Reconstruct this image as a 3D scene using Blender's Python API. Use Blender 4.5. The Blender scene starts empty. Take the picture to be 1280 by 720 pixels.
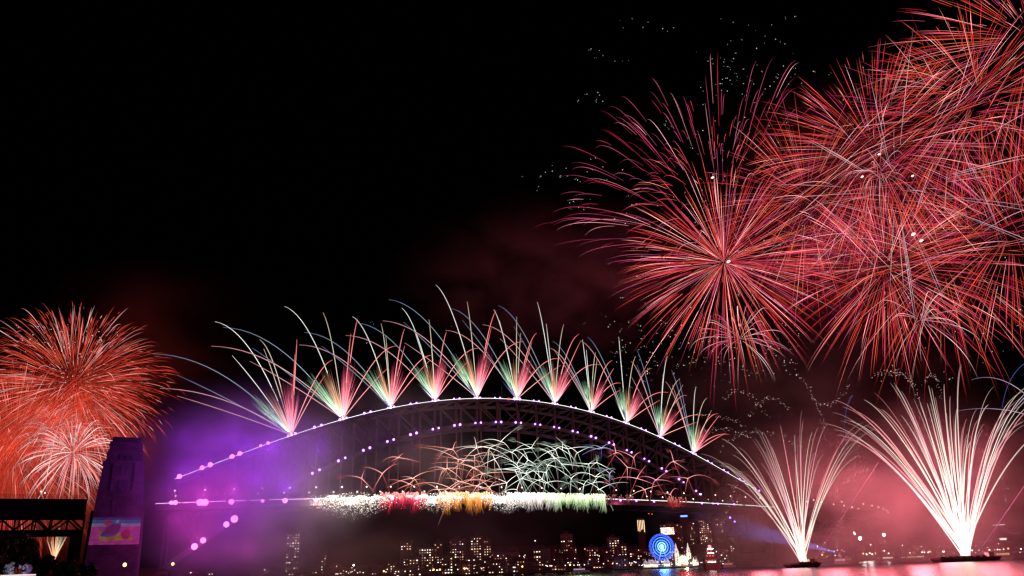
import bpy, math, random
from mathutils import Vector
rnd = random.Random(7)
R = math.radians
PI = math.pi
# ------------------------------------------------------------------ camera, world, exposure
F, PITCH, ROLL, CAMH = 973.8, R(19.94), R(2.13), 4.02          # focal length in pixels of a 1280 px frame
scene = bpy.context.scene
col = scene.collection
cp, sp, cr, sr = math.cos(PITCH), math.sin(PITCH), math.cos(ROLL), math.sin(ROLL)
r0, u0 = Vector((1, 0, 0)), Vector((0, -sp, cp))
rx = r0 * cr - u0 * sr
ux = r0 * sr + u0 * cr
fx = Vector((0, cp, sp))
cam_d = bpy.data.cameras.new('camera')
cam = bpy.data.objects.new('camera', cam_d)
col.objects.link(cam)
from mathutils import Matrix
cam.matrix_world = Matrix(((rx.x, ux.x, -fx.x, 0), (rx.y, ux.y, -fx.y, 0), (rx.z, ux.z, -fx.z, CAMH), (0, 0, 0, 1)))
cam_d.sensor_width = 36
cam_d.lens = F / 1280 * 36
cam_d.clip_start = 0.5
cam_d.clip_end = 30000
scene.camera = cam
world = bpy.data.worlds.new('World')
scene.world = world
world.use_nodes = True
wn = world.node_tree.nodes
wl = world.node_tree.links
sky = wn.new('ShaderNodeTexSky')
sky.sky_type = 'NISHITA'
sky.sun_disc = False
sky.sun_elevation = R(25)
sky.sun_rotation = R(200)
bg = wn['Background']
wl.new(sky.outputs[0], bg.inputs[0])
bg.inputs[1].default_value = 0.000025                            # a moonless, black night sky
scene.view_settings.view_transform = 'Standard'
scene.view_settings.look = 'None'
scene.view_settings.gamma = 1
scene.view_settings.exposure = 0
scene.view_settings.use_curve_mapping = False
cy = scene.cycles
cy.use_denoising = True
cy.max_bounces = 4
cy.diffuse_bounces = 1
cy.glossy_bounces = 2
cy.transmission_bounces = 1
cy.volume_bounces = 0
cy.transparent_max_bounces = 16
cy.sample_clamp_indirect = 4
cy.volume_step_rate = 1.0
cy.volume_max_steps = 64
cy.pixel_filter_type = 'BLACKMAN_HARRIS'
cy.filter_width = 1.4

# ------------------------------------------------------------------ pixel <-> world
def ray(px, py):
    a, b = px - 640, 360 - py
    u = a * cr + b * sr
    v = -a * sr + b * cr
    return Vector((u, F * cp - v * sp, F * sp + v * cp))

def at(px, py, Y):
    d = ray(px, py)
    return Vector((0, 0, CAMH)) + d * (Y / d.y)

BX, BY, BA = 0.17, 629.14, R(28.77)                              # crown of the arch, direction of the bridge
cb, sb = math.cos(BA), math.sin(BA)

def bw(s, o, z):                                                 # bridge coordinates to world
    return Vector((BX + s * cb - o * sb, BY + s * sb + o * cb, z))

def on_bridge(px, py, o=0.0):                                    # ray to (s, z) in the plane of offset o
    d = ray(px, py)
    n = Vector((-sb, cb, 0))
    t = (n.dot(Vector((BX, BY, 0))) + o) / n.dot(d)
    p = Vector((0, 0, CAMH)) + d * t
    q = p - Vector((BX, BY, 0))
    return q.x * cb + q.y * sb, p.z

# ------------------------------------------------------------------ materials
def mat(name, color, rough=0.7, metal=0.0, noise=None, bump=0.0, emit=None, strength=0.0):
    m = bpy.data.materials.new(name)
    m.use_nodes = True
    n, l = m.node_tree.nodes, m.node_tree.links
    b = n['Principled BSDF']
    b.inputs['Base Color'].default_value = (*color, 1)
    b.inputs['Roughness'].default_value = rough
    b.inputs['Metallic'].default_value = metal
    if noise:
        tc = n.new('ShaderNodeTexCoord')
        nz = n.new('ShaderNodeTexNoise')
        nz.inputs['Scale'].default_value = noise
        nz.inputs['Detail'].default_value = 6
        l.new(tc.outputs['Object'], nz.inputs['Vector'])
        cr_ = n.new('ShaderNodeValToRGB')
        cr_.color_ramp.elements[0].position = 0.3
        cr_.color_ramp.elements[1].position = 0.7
        cr_.color_ramp.elements[0].color = (*[c * 0.6 for c in color], 1)
        cr_.color_ramp.elements[1].color = (*[min(1, c * 1.35) for c in color], 1)
        l.new(nz.outputs['Fac'], cr_.inputs[0])
        l.new(cr_.outputs[0], b.inputs['Base Color'])
        if bump:
            bp = n.new('ShaderNodeBump')
            bp.inputs['Strength'].default_value = bump
            bp.inputs['Distance'].default_value = 0.3
            l.new(nz.outputs['Fac'], bp.inputs['Height'])
            l.new(bp.outputs[0], b.inputs['Normal'])
    if emit:
        b.inputs['Emission Color'].default_value = (*emit, 1)
        b.inputs['Emission Strength'].default_value = strength
        m.cycles.emission_sampling = 'NONE'
    return m

def fire_mat():                                                  # burning stars: colour of the flame is stored along each trail
    m = bpy.data.materials.new('burning_sparks')
    m.use_nodes = True
    n, l = m.node_tree.nodes, m.node_tree.links
    n.clear()
    a = n.new('ShaderNodeAttribute')
    a.attribute_name = 'burn_color'
    e = n.new('ShaderNodeEmission')
    o = n.new('ShaderNodeOutputMaterial')
    l.new(a.outputs['Color'], e.inputs['Color'])
    e.inputs['Strength'].default_value = 1.0
    l.new(e.outputs[0], o.inputs[0])
    m.cycles.emission_sampling = 'NONE'
    return m

def stone_mat(name, color):
    m = mat(name, color, 0.85)
    n, l = m.node_tree.nodes, m.node_tree.links
    b = n['Principled BSDF']
    tc = n.new('ShaderNodeTexCoord')
    mp = n.new('ShaderNodeMapping')
    mp.inputs['Rotation'].default_value = (R(90), 0, 0)
    l.new(tc.outputs['Object'], mp.inputs[0])
    br = n.new('ShaderNodeTexBrick')
    br.inputs['Scale'].default_value = 1
    br.inputs['Brick Width'].default_value = 2.6
    br.inputs['Row Height'].default_value = 1.2
    br.inputs['Mortar Size'].default_value = 0.07
    br.inputs['Color1'].default_value = (*color, 1)
    br.inputs['Color2'].default_value = (*[c * 0.72 for c in color], 1)
    br.inputs['Mortar'].default_value = (*[c * 0.35 for c in color], 1)
    l.new(mp.outputs[0], br.inputs['Vector'])
    nz = n.new('ShaderNodeTexNoise')
    nz.inputs['Scale'].default_value = 0.12
    nz.inputs['Detail'].default_value = 8
    l.new(tc.outputs['Object'], nz.inputs['Vector'])
    mr = n.new('ShaderNodeMapRange')
    mr.inputs[1].default_value = 0.3
    mr.inputs[2].default_value = 0.7
    mr.inputs[3].default_value = 0.6
    mr.inputs[4].default_value = 1.2
    l.new(nz.outputs['Fac'], mr.inputs[0])
    vm = n.new('ShaderNodeVectorMath')
    vm.operation = 'SCALE'
    l.new(br.outputs['Color'], vm.inputs[0])
    l.new(mr.outputs[0], vm.inputs['Scale'])
    l.new(vm.outputs[0], b.inputs['Base Color'])
    return m

M = {}
M['fire'] = fire_mat()
M['steel'] = mat('grey_painted_steel', (0.028, 0.029, 0.031), 0.5, 0.0, 0.15)
M['deck'] = mat('dark_deck_steel', (0.02, 0.02, 0.022), 0.7, 0.0, 0.1)
M['granite'] = stone_mat('granite_masonry', (0.24, 0.19, 0.16))
M['shade_stone'] = mat('shadowed_recess_stone', (0.12, 0.10, 0.10), 0.9, 0, 0.3)  # shade of parapet, recesses and openings painted in as a darker stone
M['lamp_violet'] = mat('violet_floodlight_glass', (0.8, 0.7, 0.8), 0.3, emit=(0.50, 0.20, 1.0), strength=4.2)
M['lamp_pink'] = mat('pink_floodlight_glass', (0.8, 0.7, 0.8), 0.3, emit=(1.0, 0.17, 0.80), strength=5)
M['lamp_white'] = mat('white_lamp_glass', (0.9, 0.9, 0.9), 0.3, emit=(1.0, 0.86, 0.74), strength=2.2)
M['lamp_hot'] = mat('bright_white_lamp_glass', (0.9, 0.9, 0.9), 0.3, emit=(1.0, 0.92, 0.85), strength=9)
M['lamp_sun'] = mat('floodlight_glass', (0.9, 0.9, 0.9), 0.3, emit=(1.0, 0.9, 0.85), strength=60)
M['vessel_red'] = mat('dull_red_hull_paint', (0.035, 0.004, 0.004), 0.5)
M['lamp_warm'] = mat('warm_lamp_glass', (0.9, 0.8, 0.6), 0.3, emit=(1.0, 0.42, 0.12), strength=7)
M['lamp_red'] = mat('red_lamp_glass', (0.9, 0.2, 0.2), 0.3, emit=(1.0, 0.05, 0.03), strength=3)
M['lamp_blue'] = mat('blue_lamp_glass', (0.2, 0.3, 0.9), 0.3, emit=(0.12, 0.25, 1.0), strength=3)
M['strip_white'] = mat('white_light_strip', (0.9, 0.9, 0.9), 0.3, emit=(0.82, 1.0, 0.88), strength=1.9)
M['strip_pink'] = mat('pink_light_strip', (0.9, 0.9, 0.9), 0.3, emit=(1.0, 0.62, 0.86), strength=1.5)
M['pole'] = mat('dark_pole_metal', (0.08, 0.08, 0.085), 0.5, 0.6)
M['win_warm'] = mat('warm_lit_window', (0.8, 0.7, 0.5), 0.4, emit=(1.0, 0.66, 0.36), strength=1.7)
M['win_white'] = mat('white_lit_window', (0.8, 0.8, 0.8), 0.4, emit=(1.0, 0.88, 0.72), strength=2.6)
M['win_dim'] = mat('dim_lit_window', (0.6, 0.4, 0.3), 0.4, emit=(1.0, 0.45, 0.30), strength=0.6)
M['win_faint'] = mat('faint_lit_window', (0.3, 0.1, 0.1), 0.4, emit=(1.0, 0.25, 0.18), strength=0.2)
M['win_cool'] = mat('cool_lit_window', (0.6, 0.7, 0.8), 0.4, emit=(0.55, 0.75, 1.0), strength=0.7)
M['roof'] = mat('dark_roofing', (0.06, 0.05, 0.05), 0.9)
M['bark'] = mat('bark', (0.07, 0.05, 0.035), 0.9, 0, 2.0)
M['leaf'] = mat('dark_foliage', (0.05, 0.08, 0.03), 0.8, 0, 0.8)
M['dull_white'] = mat('dull_weathered_paint', (0.2, 0.17, 0.16), 0.6)
M['hull_dark'] = mat('dull_hull_paint', (0.16, 0.09, 0.09), 0.5)
M['white_paint'] = mat('white_paint', (0.75, 0.74, 0.72), 0.5)
M['cream_paint'] = mat('cream_paint', (0.75, 0.66, 0.45), 0.6)
M['red_paint'] = mat('red_paint', (0.55, 0.04, 0.03), 0.5)
M['land'] = mat('dark_grassy_slope', (0.02, 0.024, 0.014), 0.95, 0, 0.03)

def facade_mat(name, color, gw, gh):
    m = mat(name, color, 0.7)
    n, l = m.node_tree.nodes, m.node_tree.links
    b = n['Principled BSDF']
    tc = n.new('ShaderNodeTexCoord')
    mp = n.new('ShaderNodeMapping')
    mp.inputs['Rotation'].default_value = (R(90), 0, 0)
    l.new(tc.outputs['Object'], mp.inputs[0])
    br = n.new('ShaderNodeTexBrick')
    br.offset = 0
    br.inputs['Scale'].default_value = 1
    br.inputs['Brick Width'].default_value = gw
    br.inputs['Row Height'].default_value = gh
    br.inputs['Mortar Size'].default_value = gh * 0.28
    br.inputs['Mortar Smooth'].default_value = 0
    br.inputs['Color1'].default_value = (0.02, 0.025, 0.03, 1)
    br.inputs['Color2'].default_value = (0.035, 0.03, 0.03, 1)
    br.inputs['Mortar'].default_value = (*color, 1)
    l.new(mp.outputs[0], br.inputs['Vector'])
    l.new(br.outputs['Color'], b.inputs['Base Color'])
    return m
FAC = [facade_mat('concrete_facade', (0.16, 0.15, 0.14), 3.0, 3.2), facade_mat('brick_facade', (0.14, 0.08, 0.06), 2.6, 3.0),
       facade_mat('rendered_facade', (0.22, 0.20, 0.18), 3.6, 3.1), facade_mat('glass_facade', (0.07, 0.07, 0.08), 1.6, 3.6)]

# ------------------------------------------------------------------ mesh builder
class MB:
    def __init__(self):
        self.v, self.f, self.c, self.sm = [], [], [], False
    def quadbox(self, lo, hi):
        b = len(self.v)
        for z in (lo[2], hi[2]):
            for x, y in ((lo[0], lo[1]), (hi[0], lo[1]), (hi[0], hi[1]), (lo[0], hi[1])):
                self.v.append((x, y, z))
        self.f += [(b, b+3, b+2, b+1), (b+4, b+5, b+6, b+7)] + [(b+i, b+(i+1) % 4, b+4+(i+1) % 4, b+4+i) for i in range(4)]
        return self
    def beam(self, p, q, w, h, up=(0, 0, 1)):                    # rectangular bar from p to q
        p, q, up = Vector(p), Vector(q), Vector(up)
        t = (q - p).normalized()
        a = t.cross(up)
        if a.length < 1e-4: a = t.cross(Vector((1, 0, 0)))
        a.normalize(); c = a.cross(t).normalized()
        b = len(self.v)
        for e in (p, q):
            for i, j in ((-1, -1), (1, -1), (1, 1), (-1, 1)):
                self.v.append(tuple(e + a * (i * w / 2) + c * (j * h / 2)))
        self.f += [(b, b+1, b+2, b+3), (b+7, b+6, b+5, b+4)] + [(b+i, b+4+i, b+4+(i+1) % 4, b+(i+1) % 4) for i in range(4)]
        return self
    def tube(self, pts, rad, n=6, cols=None, cap=True):          # rad: number or list
        b = len(self.v)
        k = len(pts)
        for i, p in enumerate(pts):
            p = Vector(p)
            t = Vector(pts[min(i+1, k-1)]) - Vector(pts[max(i-1, 0)])
            if t.length < 1e-9: t = Vector((0, 0, 1))
            t.normalize()
            a = t.cross(Vector((0.13, 1, 0.07))); a.normalize()
            c = a.cross(t)
            r = rad[i] if isinstance(rad, (list, tuple)) else rad
            for j in range(n):
                g = 2 * PI * j / n
                self.v.append(tuple(p + a * (r * math.cos(g)) + c * (r * math.sin(g))))
                if cols is not None: self.c.append(cols[i])
        for i in range(k-1):
            for j in range(n):
                j2 = (j+1) % n
                self.f.append((b+i*n+j, b+i*n+j2, b+(i+1)*n+j2, b+(i+1)*n+j))
        if cap:
            self.f.append(tuple(b+j for j in reversed(range(n))))
            self.f.append(tuple(b+(k-1)*n+j for j in range(n)))
        return self
    def lathe(self, prof, n=12, c=(0, 0, 0)):                    # prof: (r, z) from bottom to top
        self.tube([(c[0], c[1], c[2]+z) for r, z in prof], [max(r, 1e-3) for r, z in prof], n)
        return self
    def ball(self, c, r, col=None, seg=8, rings=5):
        b = len(self.v)
        self.v.append((c[0], c[1], c[2]-r))
        for i in range(1, rings):
            a = -PI/2 + PI*i/rings
            for j in range(seg):
                g = 2*PI*j/seg
                self.v.append((c[0]+r*math.cos(a)*math.cos(g), c[1]+r*math.cos(a)*math.sin(g), c[2]+r*math.sin(a)))
        self.v.append((c[0], c[1], c[2]+r))
        top = len(self.v)-1
        for j in range(seg):
            j2 = (j+1) % seg
            self.f.append((b, b+1+j2, b+1+j))
            for i in range(rings-2):
                q = b+1+i*seg
                self.f.append((q+j, q+j2, q+seg+j2, q+seg+j))
            self.f.append((top, b+1+(rings-2)*seg+j, b+1+(rings-2)*seg+j2))
        if col is not None: self.c += [col]*(top-b+1)
        return self
    def speck(self, c, r, col):                                  # tiny octahedral spark
        b = len(self.v)
        for d in ((1, 0, 0), (-1, 0, 0), (0, 1, 0), (0, -1, 0), (0, 0, 1), (0, 0, -1)):
            self.v.append((c[0]+d[0]*r, c[1]+d[1]*r, c[2]+d[2]*r))
        for x in (0, 1):
            for y in (2, 3):
                for z in (4, 5): self.f.append((b+x, b+y, b+z))
        self.c += [col]*6
        return self
    def build(self, name, m, parent=None, loc=None, rotz=0):
        me = bpy.data.meshes.new(name)
        me.from_pydata(self.v, [], self.f)
        if self.c:
            at_ = me.attributes.new('burn_color', 'FLOAT_COLOR', 'POINT')
            at_.data.foreach_set('color', [x for c in self.c for x in (c[0], c[1], c[2], 1.0)])
        me.materials.append(m)
        me.update()
        o = bpy.data.objects.new(name, me)
        col.objects.link(o)
        if parent: o.parent = parent
        if loc is not None: o.location = loc
        if rotz: o.rotation_euler = (0, 0, rotz)
        return o

def tag(o, label=None, cat=None, group=None, kind=None):
    if label: o['label'] = label
    if cat: o['category'] = cat
    if group: o['group'] = group
    if kind: o['kind'] = kind
    return o

def empty(name, loc, label, cat, group=None, rotz=0):
    o = bpy.data.objects.new(name, None)
    o.empty_display_size = 1
    col.objects.link(o)
    o.location = loc
    o.rotation_euler = (0, 0, rotz)
    return tag(o, label, cat, group)

def copy_tree(o, parent=None):
    kids = list(o.children)
    c = o.copy()
    col.objects.link(c)
    if parent: c.parent = parent
    for k in kids: copy_tree(k, c)
    return c

def light(name, loc, color, power, radius=2.0, parent=None, spot=None):
    d = bpy.data.lights.new(name, 'SPOT' if spot else 'POINT')
    d.color = color
    d.energy = power
    d.shadow_soft_size = radius
    o = bpy.data.objects.new(name, d)
    col.objects.link(o)
    o.location = loc
    if spot:
        d.spot_size = spot[1]
        d.spot_blend = 0.6
        o.rotation_euler = (Vector(spot[0])-Vector(loc)).to_track_quat('-Z', 'Y').to_euler()
    if parent:
        o.parent = parent
        if not spot: o.location = Vector(loc) - parent.location if parent.rotation_euler.z == 0 else loc
    return o

# ------------------------------------------------------------------ the setting: water and land
def water():
    mb = MB()
    mb.v = [(-9000, -300, 0), (9000, -300, 0), (9000, 14000, 0), (-9000, 14000, 0)]
    mb.f = [(0, 1, 2, 3)]
    m = bpy.data.materials.new('harbour_water')
    m.use_nodes = True
    n, l = m.node_tree.nodes, m.node_tree.links
    b = n['Principled BSDF']
    b.inputs['Base Color'].default_value = (0.01, 0.014, 0.02, 1)
    b.inputs['Roughness'].default_value = 0.2
    b.inputs['IOR'].default_value = 1.33
    tc = n.new('ShaderNodeTexCoord')
    mp = n.new('ShaderNodeMapping')
    mp.inputs['Scale'].default_value = (0.06, 0.22, 1)
    l.new(tc.outputs['Object'], mp.inputs[0])
    nz = n.new('ShaderNodeTexNoise')
    nz.inputs['Scale'].default_value = 1
    nz.inputs['Detail'].default_value = 5
    l.new(mp.outputs[0], nz.inputs['Vector'])
    bp = n.new('ShaderNodeBump')
    bp.inputs['Strength'].default_value = 0.5
    bp.inputs['Distance'].default_value = 0.8
    l.new(nz.outputs['Fac'], bp.inputs['Height'])
    l.new(bp.outputs[0], b.inputs['Normal'])
    tag(mb.build('harbour_water', m), kind='structure')
water()

def shore_y(x):
    return 960 + 0.18*max(0, x-60) + 12*math.sin(x*0.021) + 7*math.sin(x*0.05+1)
def hill(x, y):
    d = y - shore_y(x)
    if d < 0: return 1.6
    t = min(1, d/520)
    return 1.6 + (30 + 10*math.sin(x*0.004+0.6) + 8*math.sin(x*0.011+2))*t*t*(3-2*t) + 1.5*math.sin(x*0.03+y*0.02)*t + 1.2*min(1, d/30)
def north_land():
    mb = MB()
    nx, ny = 150, 40
    xs = [-900 + 2900*i/(nx-1) for i in range(nx)]
    for j in range(ny):
        for x in xs:
            if j == 0: mb.v.append((x, shore_y(x), -2))
            else:
                y = shore_y(x) + 2600*((j-1)/(ny-2))**2
                mb.v.append((x, y, hill(x, y)))
    for j in range(ny-1):
        for i in range(nx-1):
            a = j*nx+i
            mb.f.append((a, a+1, a+nx+1, a+nx))
    tag(mb.build('hillside', M['land']), kind='structure')
north_land()

def south_land():                                                # the point the south pylons stand on
    mb = MB()
    out = [(-900, 120), (-330, 120), (-215, 250), (-170, 380), (-190, 470), (-185, 560), (-260, 640), (-900, 660)]
    k = len(out)
    for z, g in ((-2, 0), (2.2, 0), (4.5, 14)):
        for x, y in out:
            cx, cy_ = -500, 400
            d = math.hypot(x-cx, y-cy_)
            mb.v.append((x-(x-cx)/d*g, y-(y-cy_)/d*g, z))
    for r in range(2):
        for i in range(k):
            j = (i+1) % k
            mb.f.append((r*k+i, r*k+j, (r+1)*k+j, (r+1)*k+i))
    mb.f.append(tuple(2*k+i for i in range(k)))
    tag(mb.build('point_ground', M['land']), kind='structure')
south_land()

# ------------------------------------------------------------------ the arch bridge
def z_top(s): q = (s/251.)**2; return 134 - 74.39*q - 0.96*q*q + 7.29*q**3
def z_low(s): q = (s/251.)**2; return 115.55 - 102.82*q + 0.11*q*q
def z_deck(s):
    q = min(1.6, (s/251.)**2)
    return 56.8 - 5.8*q
PAN = 17.97
NODES = [(i-14)*PAN for i in range(29)]
bridge = empty('arch_bridge', (BX, BY, 0), 'huge steel arch bridge with violet lamps on its chords, crossing the harbour', 'bridge', rotz=BA)
for o in (0, 30):
    for nm, zf, hh in (('top_chord', z_top, 2.2), ('bottom_chord', z_low, 2.6)):
        mb = MB()
        for i in range(28):
            s, t = NODES[i], NODES[i+1]
            mb.beam((s, o, zf(s)), (t, o, zf(t)), 1.8, hh)
        mb.build(nm, M['steel'], bridge)
    for i, s in enumerate(NODES):
        mb = MB()
        for k in (-0.55, 0.55): mb.beam((s, o+k, z_low(s)+1.2), (s, o+k, z_top(s)-1), 0.5, 1.3, (1, 0, 0))
        nl = int((z_top(s)-z_low(s))/3)
        for k in range(nl):
            z = z_low(s)+2+k*3
            mb.beam((s-0.4, o-0.55, z), (s+0.4, o+0.55, z+1.5), 0.2, 0.3)
        mb.build('vertical_post', M['steel'], bridge)
    for i in range(28):
        a, b = (NODES[i], NODES[i+1]) if i < 14 else (NODES[i+1], NODES[i])
        MB().beam((a, o, z_top(a)-1), (b, o, z_low(b)+1.2), 1.3, 0.9).build('diagonal', M['steel'], bridge)
for zf, dz in ((z_top, 0.3), (z_low, 0)):
    for i, s in enumerate(NODES):
        MB().beam((s, 0.95, zf(s)+dz), (s, 29.05, zf(s)+dz), 0.9, 1.3).build('cross_strut', M['steel'], bridge)
    for i in range(28):
        s, t = NODES[i]+0.5, NODES[i+1]-0.5
        mb = MB()
        mb.beam((s, 1, zf(s)-0.3), (t, 29, zf(t)-0.3), 0.7, 0.5)
        mb.beam((s, 29, zf(s)-0.9), (t, 1, zf(t)-0.9), 0.7, 0.5)
        mb.build('lateral_brace', M['steel'], bridge)
for o in (0, 30):                                                # hangers above the deck, posts under it
    for i, s in enumerate(NODES):
        if i in (0, 28): continue
        zl, zd = z_low(s), z_deck(s)-3.2
        if zl > zd+6: MB().beam((s, o, zd), (s, o, zl-1.3), 0.6, 0.9, (1, 0, 0)).build('hanger', M['steel'], bridge)
        elif zl < zd-4: MB().beam((s, o, zl+1.3), (s, o, zd), 1.2, 1.4, (1, 0, 0)).build('deck_post', M['steel'], bridge)
def strip_mesh(o0, o1, z0, z1, s0, s1, n=40, zf=z_deck):
    mb = MB()
    for i in range(n):
        a, b = s0+(s1-s0)*i/n, s0+(s1-s0)*(i+1)/n
        k = len(mb.v)
        for s in (a, b):
            for o, z in ((o0, z0), (o1, z0), (o1, z1), (o0, z1)): mb.v.append((s, o, zf(s)+z))
        mb.f += [(k+j, k+(j+1) % 4, k+4+(j+1) % 4, k+4+j) for j in range(4)]
        if i == 0: mb.f.append((k, k+3, k+2, k+1))
        if i == n-1: mb.f.append((k+4, k+5, k+6, k+7))
    return mb
strip_mesh(-9.3, 39.3, -2.2, -0.5, -262, 262).build('road_deck', M['deck'], bridge)
strip_mesh(-9.2, -8.4, -4.2, -2.23, -262, 262).build('edge_girder', M['steel'], bridge)
strip_mesh(38.4, 39.2, -4.2, -2.23, -262, 262).build('edge_girder', M['steel'], bridge)
for i, s in enumerate(NODES):
    MB().quadbox((s-0.5, -8.3, z_deck(s)-4.6), (s+0.5, 38.3, z_deck(s)-2.3)).build('cross_girder', M['steel'], bridge)
for o in (-9.1, 39.1):
    mb = MB()
    for z in (0.0, 1.2, 2.4):
        for i in range(40):
            a, b = -262+524*i/40, -262+524*(i+1)/40
            mb.beam((a, o, z_deck(a)+z), (b, o, z_deck(b)+z), 0.12, 0.14)
    for i in range(176):
        s = -262+i*3
        mb.beam((s, o, z_deck(s)-0.5), (s, o, z_deck(s)+2.4), 0.1, 0.1, (1, 0, 0))
    mb.build('railing', M['steel'], bridge)
# light strips: the white line on the top chord and the line along the deck edge
mb = MB()
for i in range(112):
    s, t = -251.6+i*4.493, -251.6+(i+1)*4.493
    mb.beam((s, -1.05, z_top(s)+1.15), (t, -1.05, z_top(t)+1.15), 0.22, 0.26)
mb.build('light_strip', M['strip_white'], bridge)
s = -262
while s < 262:
    L = rnd.uniform(9, 26)
    e = min(262, s+L)
    mb = MB()
    mb.beam((s, -9.45, z_deck(s)+0.2), (e, -9.45, z_deck(e)+0.2), 0.3, 0.36)
    mb.build('deck_light_strip', M['strip_pink'] if s < 60 else M['strip_white'], bridge)
    s = e+rnd.choice((0.4, 1.0, 2.2))
# floodlights in pairs by every panel point
def flood(s, o, z, r, m):
    mb = MB().ball((s, o, z), r, seg=10, rings=6)
    f = mb.build('floodlight', m, bridge)
    return f
for i, s in enumerate(NODES):
    big = i < 8
    for k in (-2.4, 2.4):
        t = s+k
        if i in (0, 28) and k < 0 and i == 0: continue
        r = (1.5 if i < 3 else 0.95 if i < 8 else 0.72)*rnd.uniform(0.85, 1.15)
        if i == 14: r *= 1.5
        flood(t, -1.4, z_top(t)+1.6, r, M['lamp_pink'] if i < 5 else M['lamp_violet'])
        if 1 <= i <= 26 and i not in (3, 4):
            r = (2.0 if i < 3 else 0.85)*rnd.uniform(0.85, 1.15)
            flood(t, -1.9, z_low(t)+0.6, r, M['lamp_pink'] if i < 3 else M['lamp_violet'])
for px, py, r in ((214, 628.5, 1.2), (219, 628.3, 1.4), (250, 628, 2.1), (256, 628, 2.1), (289, 627.3, 1.7), (328, 626.5, 1.1),
                  (356, 626, 1.6), (394, 625, 1.2), (490, 623, 1.2), (520, 622.8, 1.2), (575, 622.3, 1.0), (602, 622, 1.0), (775, 625.3, 0.9), (795, 626, 0.8),
                  (817, 627, 0.8), (877, 629, 0.9), (897, 629.8, 0.8), (917, 630.4, 0.8)):
    s, z = on_bridge(px, py, -10)
    flood(s, -10.6, z, r, M['lamp_pink'] if px < 600 else M['lamp_violet'])
# added violet point lights, clear of the steel, standing in for the floodlights' glow
def blight(s, o, z, color, power, rad=1.5):
    d = bpy.data.lights.new('added_violet_light', 'POINT')
    d.color, d.energy, d.shadow_soft_size = color, power, rad
    ob = bpy.data.objects.new('added_violet_light', d)
    col.objects.link(ob)
    ob.parent = bridge
    ob.location = (s, o, z)
VIO, MAG = (0.27, 0.02, 0.82), (0.80, 0.04, 0.60)
for px, py, c, pw in ((226, 590, VIO, 4e4), (262, 575, VIO, 6e4), (300, 556, VIO, 7e4), (340, 560, VIO, 4e4), (253, 622, MAG, 7e4), (289, 615, MAG, 6e4), (320, 600, VIO, 4e4),
                      (249, 676, MAG, 4e4), (292, 646, VIO, 5e4), (356, 610, VIO, 4e4), (350, 530, VIO, 3e4), (222, 650, MAG, 3e4), (310, 690, MAG, 1.2e4), (230, 545, VIO, 3e4), (400, 560, VIO, 3e4), (430, 520, VIO, 1.6e4), (470, 560, VIO, 1.6e4), (520, 540, VIO, 0.9e4)):
    o = -30 if px < 300 else -42
    s, z = on_bridge(px, py, o)
    blight(s, o, z, c, pw*(0.27 if px < 300 else 0.42), 5)
for i in range(8, 27, 3):
    s = NODES[i]
    blight(s, 15, z_low(s)+6, VIO, 1.6e3)
# crown mast with its red lamp
s, z = on_bridge(629, 500)
MB().tube([(s-1, 0, 134), (s-1, 0, 145)], 0.25, 6).build('flag_mast', M['pole'], bridge)
s, z = on_bridge(635, 499, 0)
MB().ball((s, -1, z), 0.9).build('beacon', M['lamp_red'], bridge)

# ------------------------------------------------------------------ granite pylons
def loft(mb, tiers):                                             # (z, half width, half depth, ds)
    b = len(mb.v)
    for z, a, c in tiers:
        for x, y in ((-a, -c), (a, -c), (a, c), (-a, c)): mb.v.append((x, y, z))
    for r in range(len(tiers)-1):
        for j in range(4):
            mb.f.append((b+r*4+j, b+r*4+(j+1) % 4, b+(r+1)*4+(j+1) % 4, b+(r+1)*4+j))
    mb.f.append((b+3, b+2, b+1, b))
    k = b+(len(tiers)-1)*4
    mb.f.append((k, k+1, k+2, k+3))

def hw(z):                                                       # half width of the shaft by height
    pts = [(0, 14.4), (27, 13.4), (42, 12.9), (62, 12.0), (74, 11.0), (80, 9.6), (86, 8.8), (89, 8.6)]
    for (a, x), (b, y) in zip(pts, pts[1:]):
        if z <= b: return x+(y-x)*(z-a)/(b-a)
    return 8.6

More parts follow.
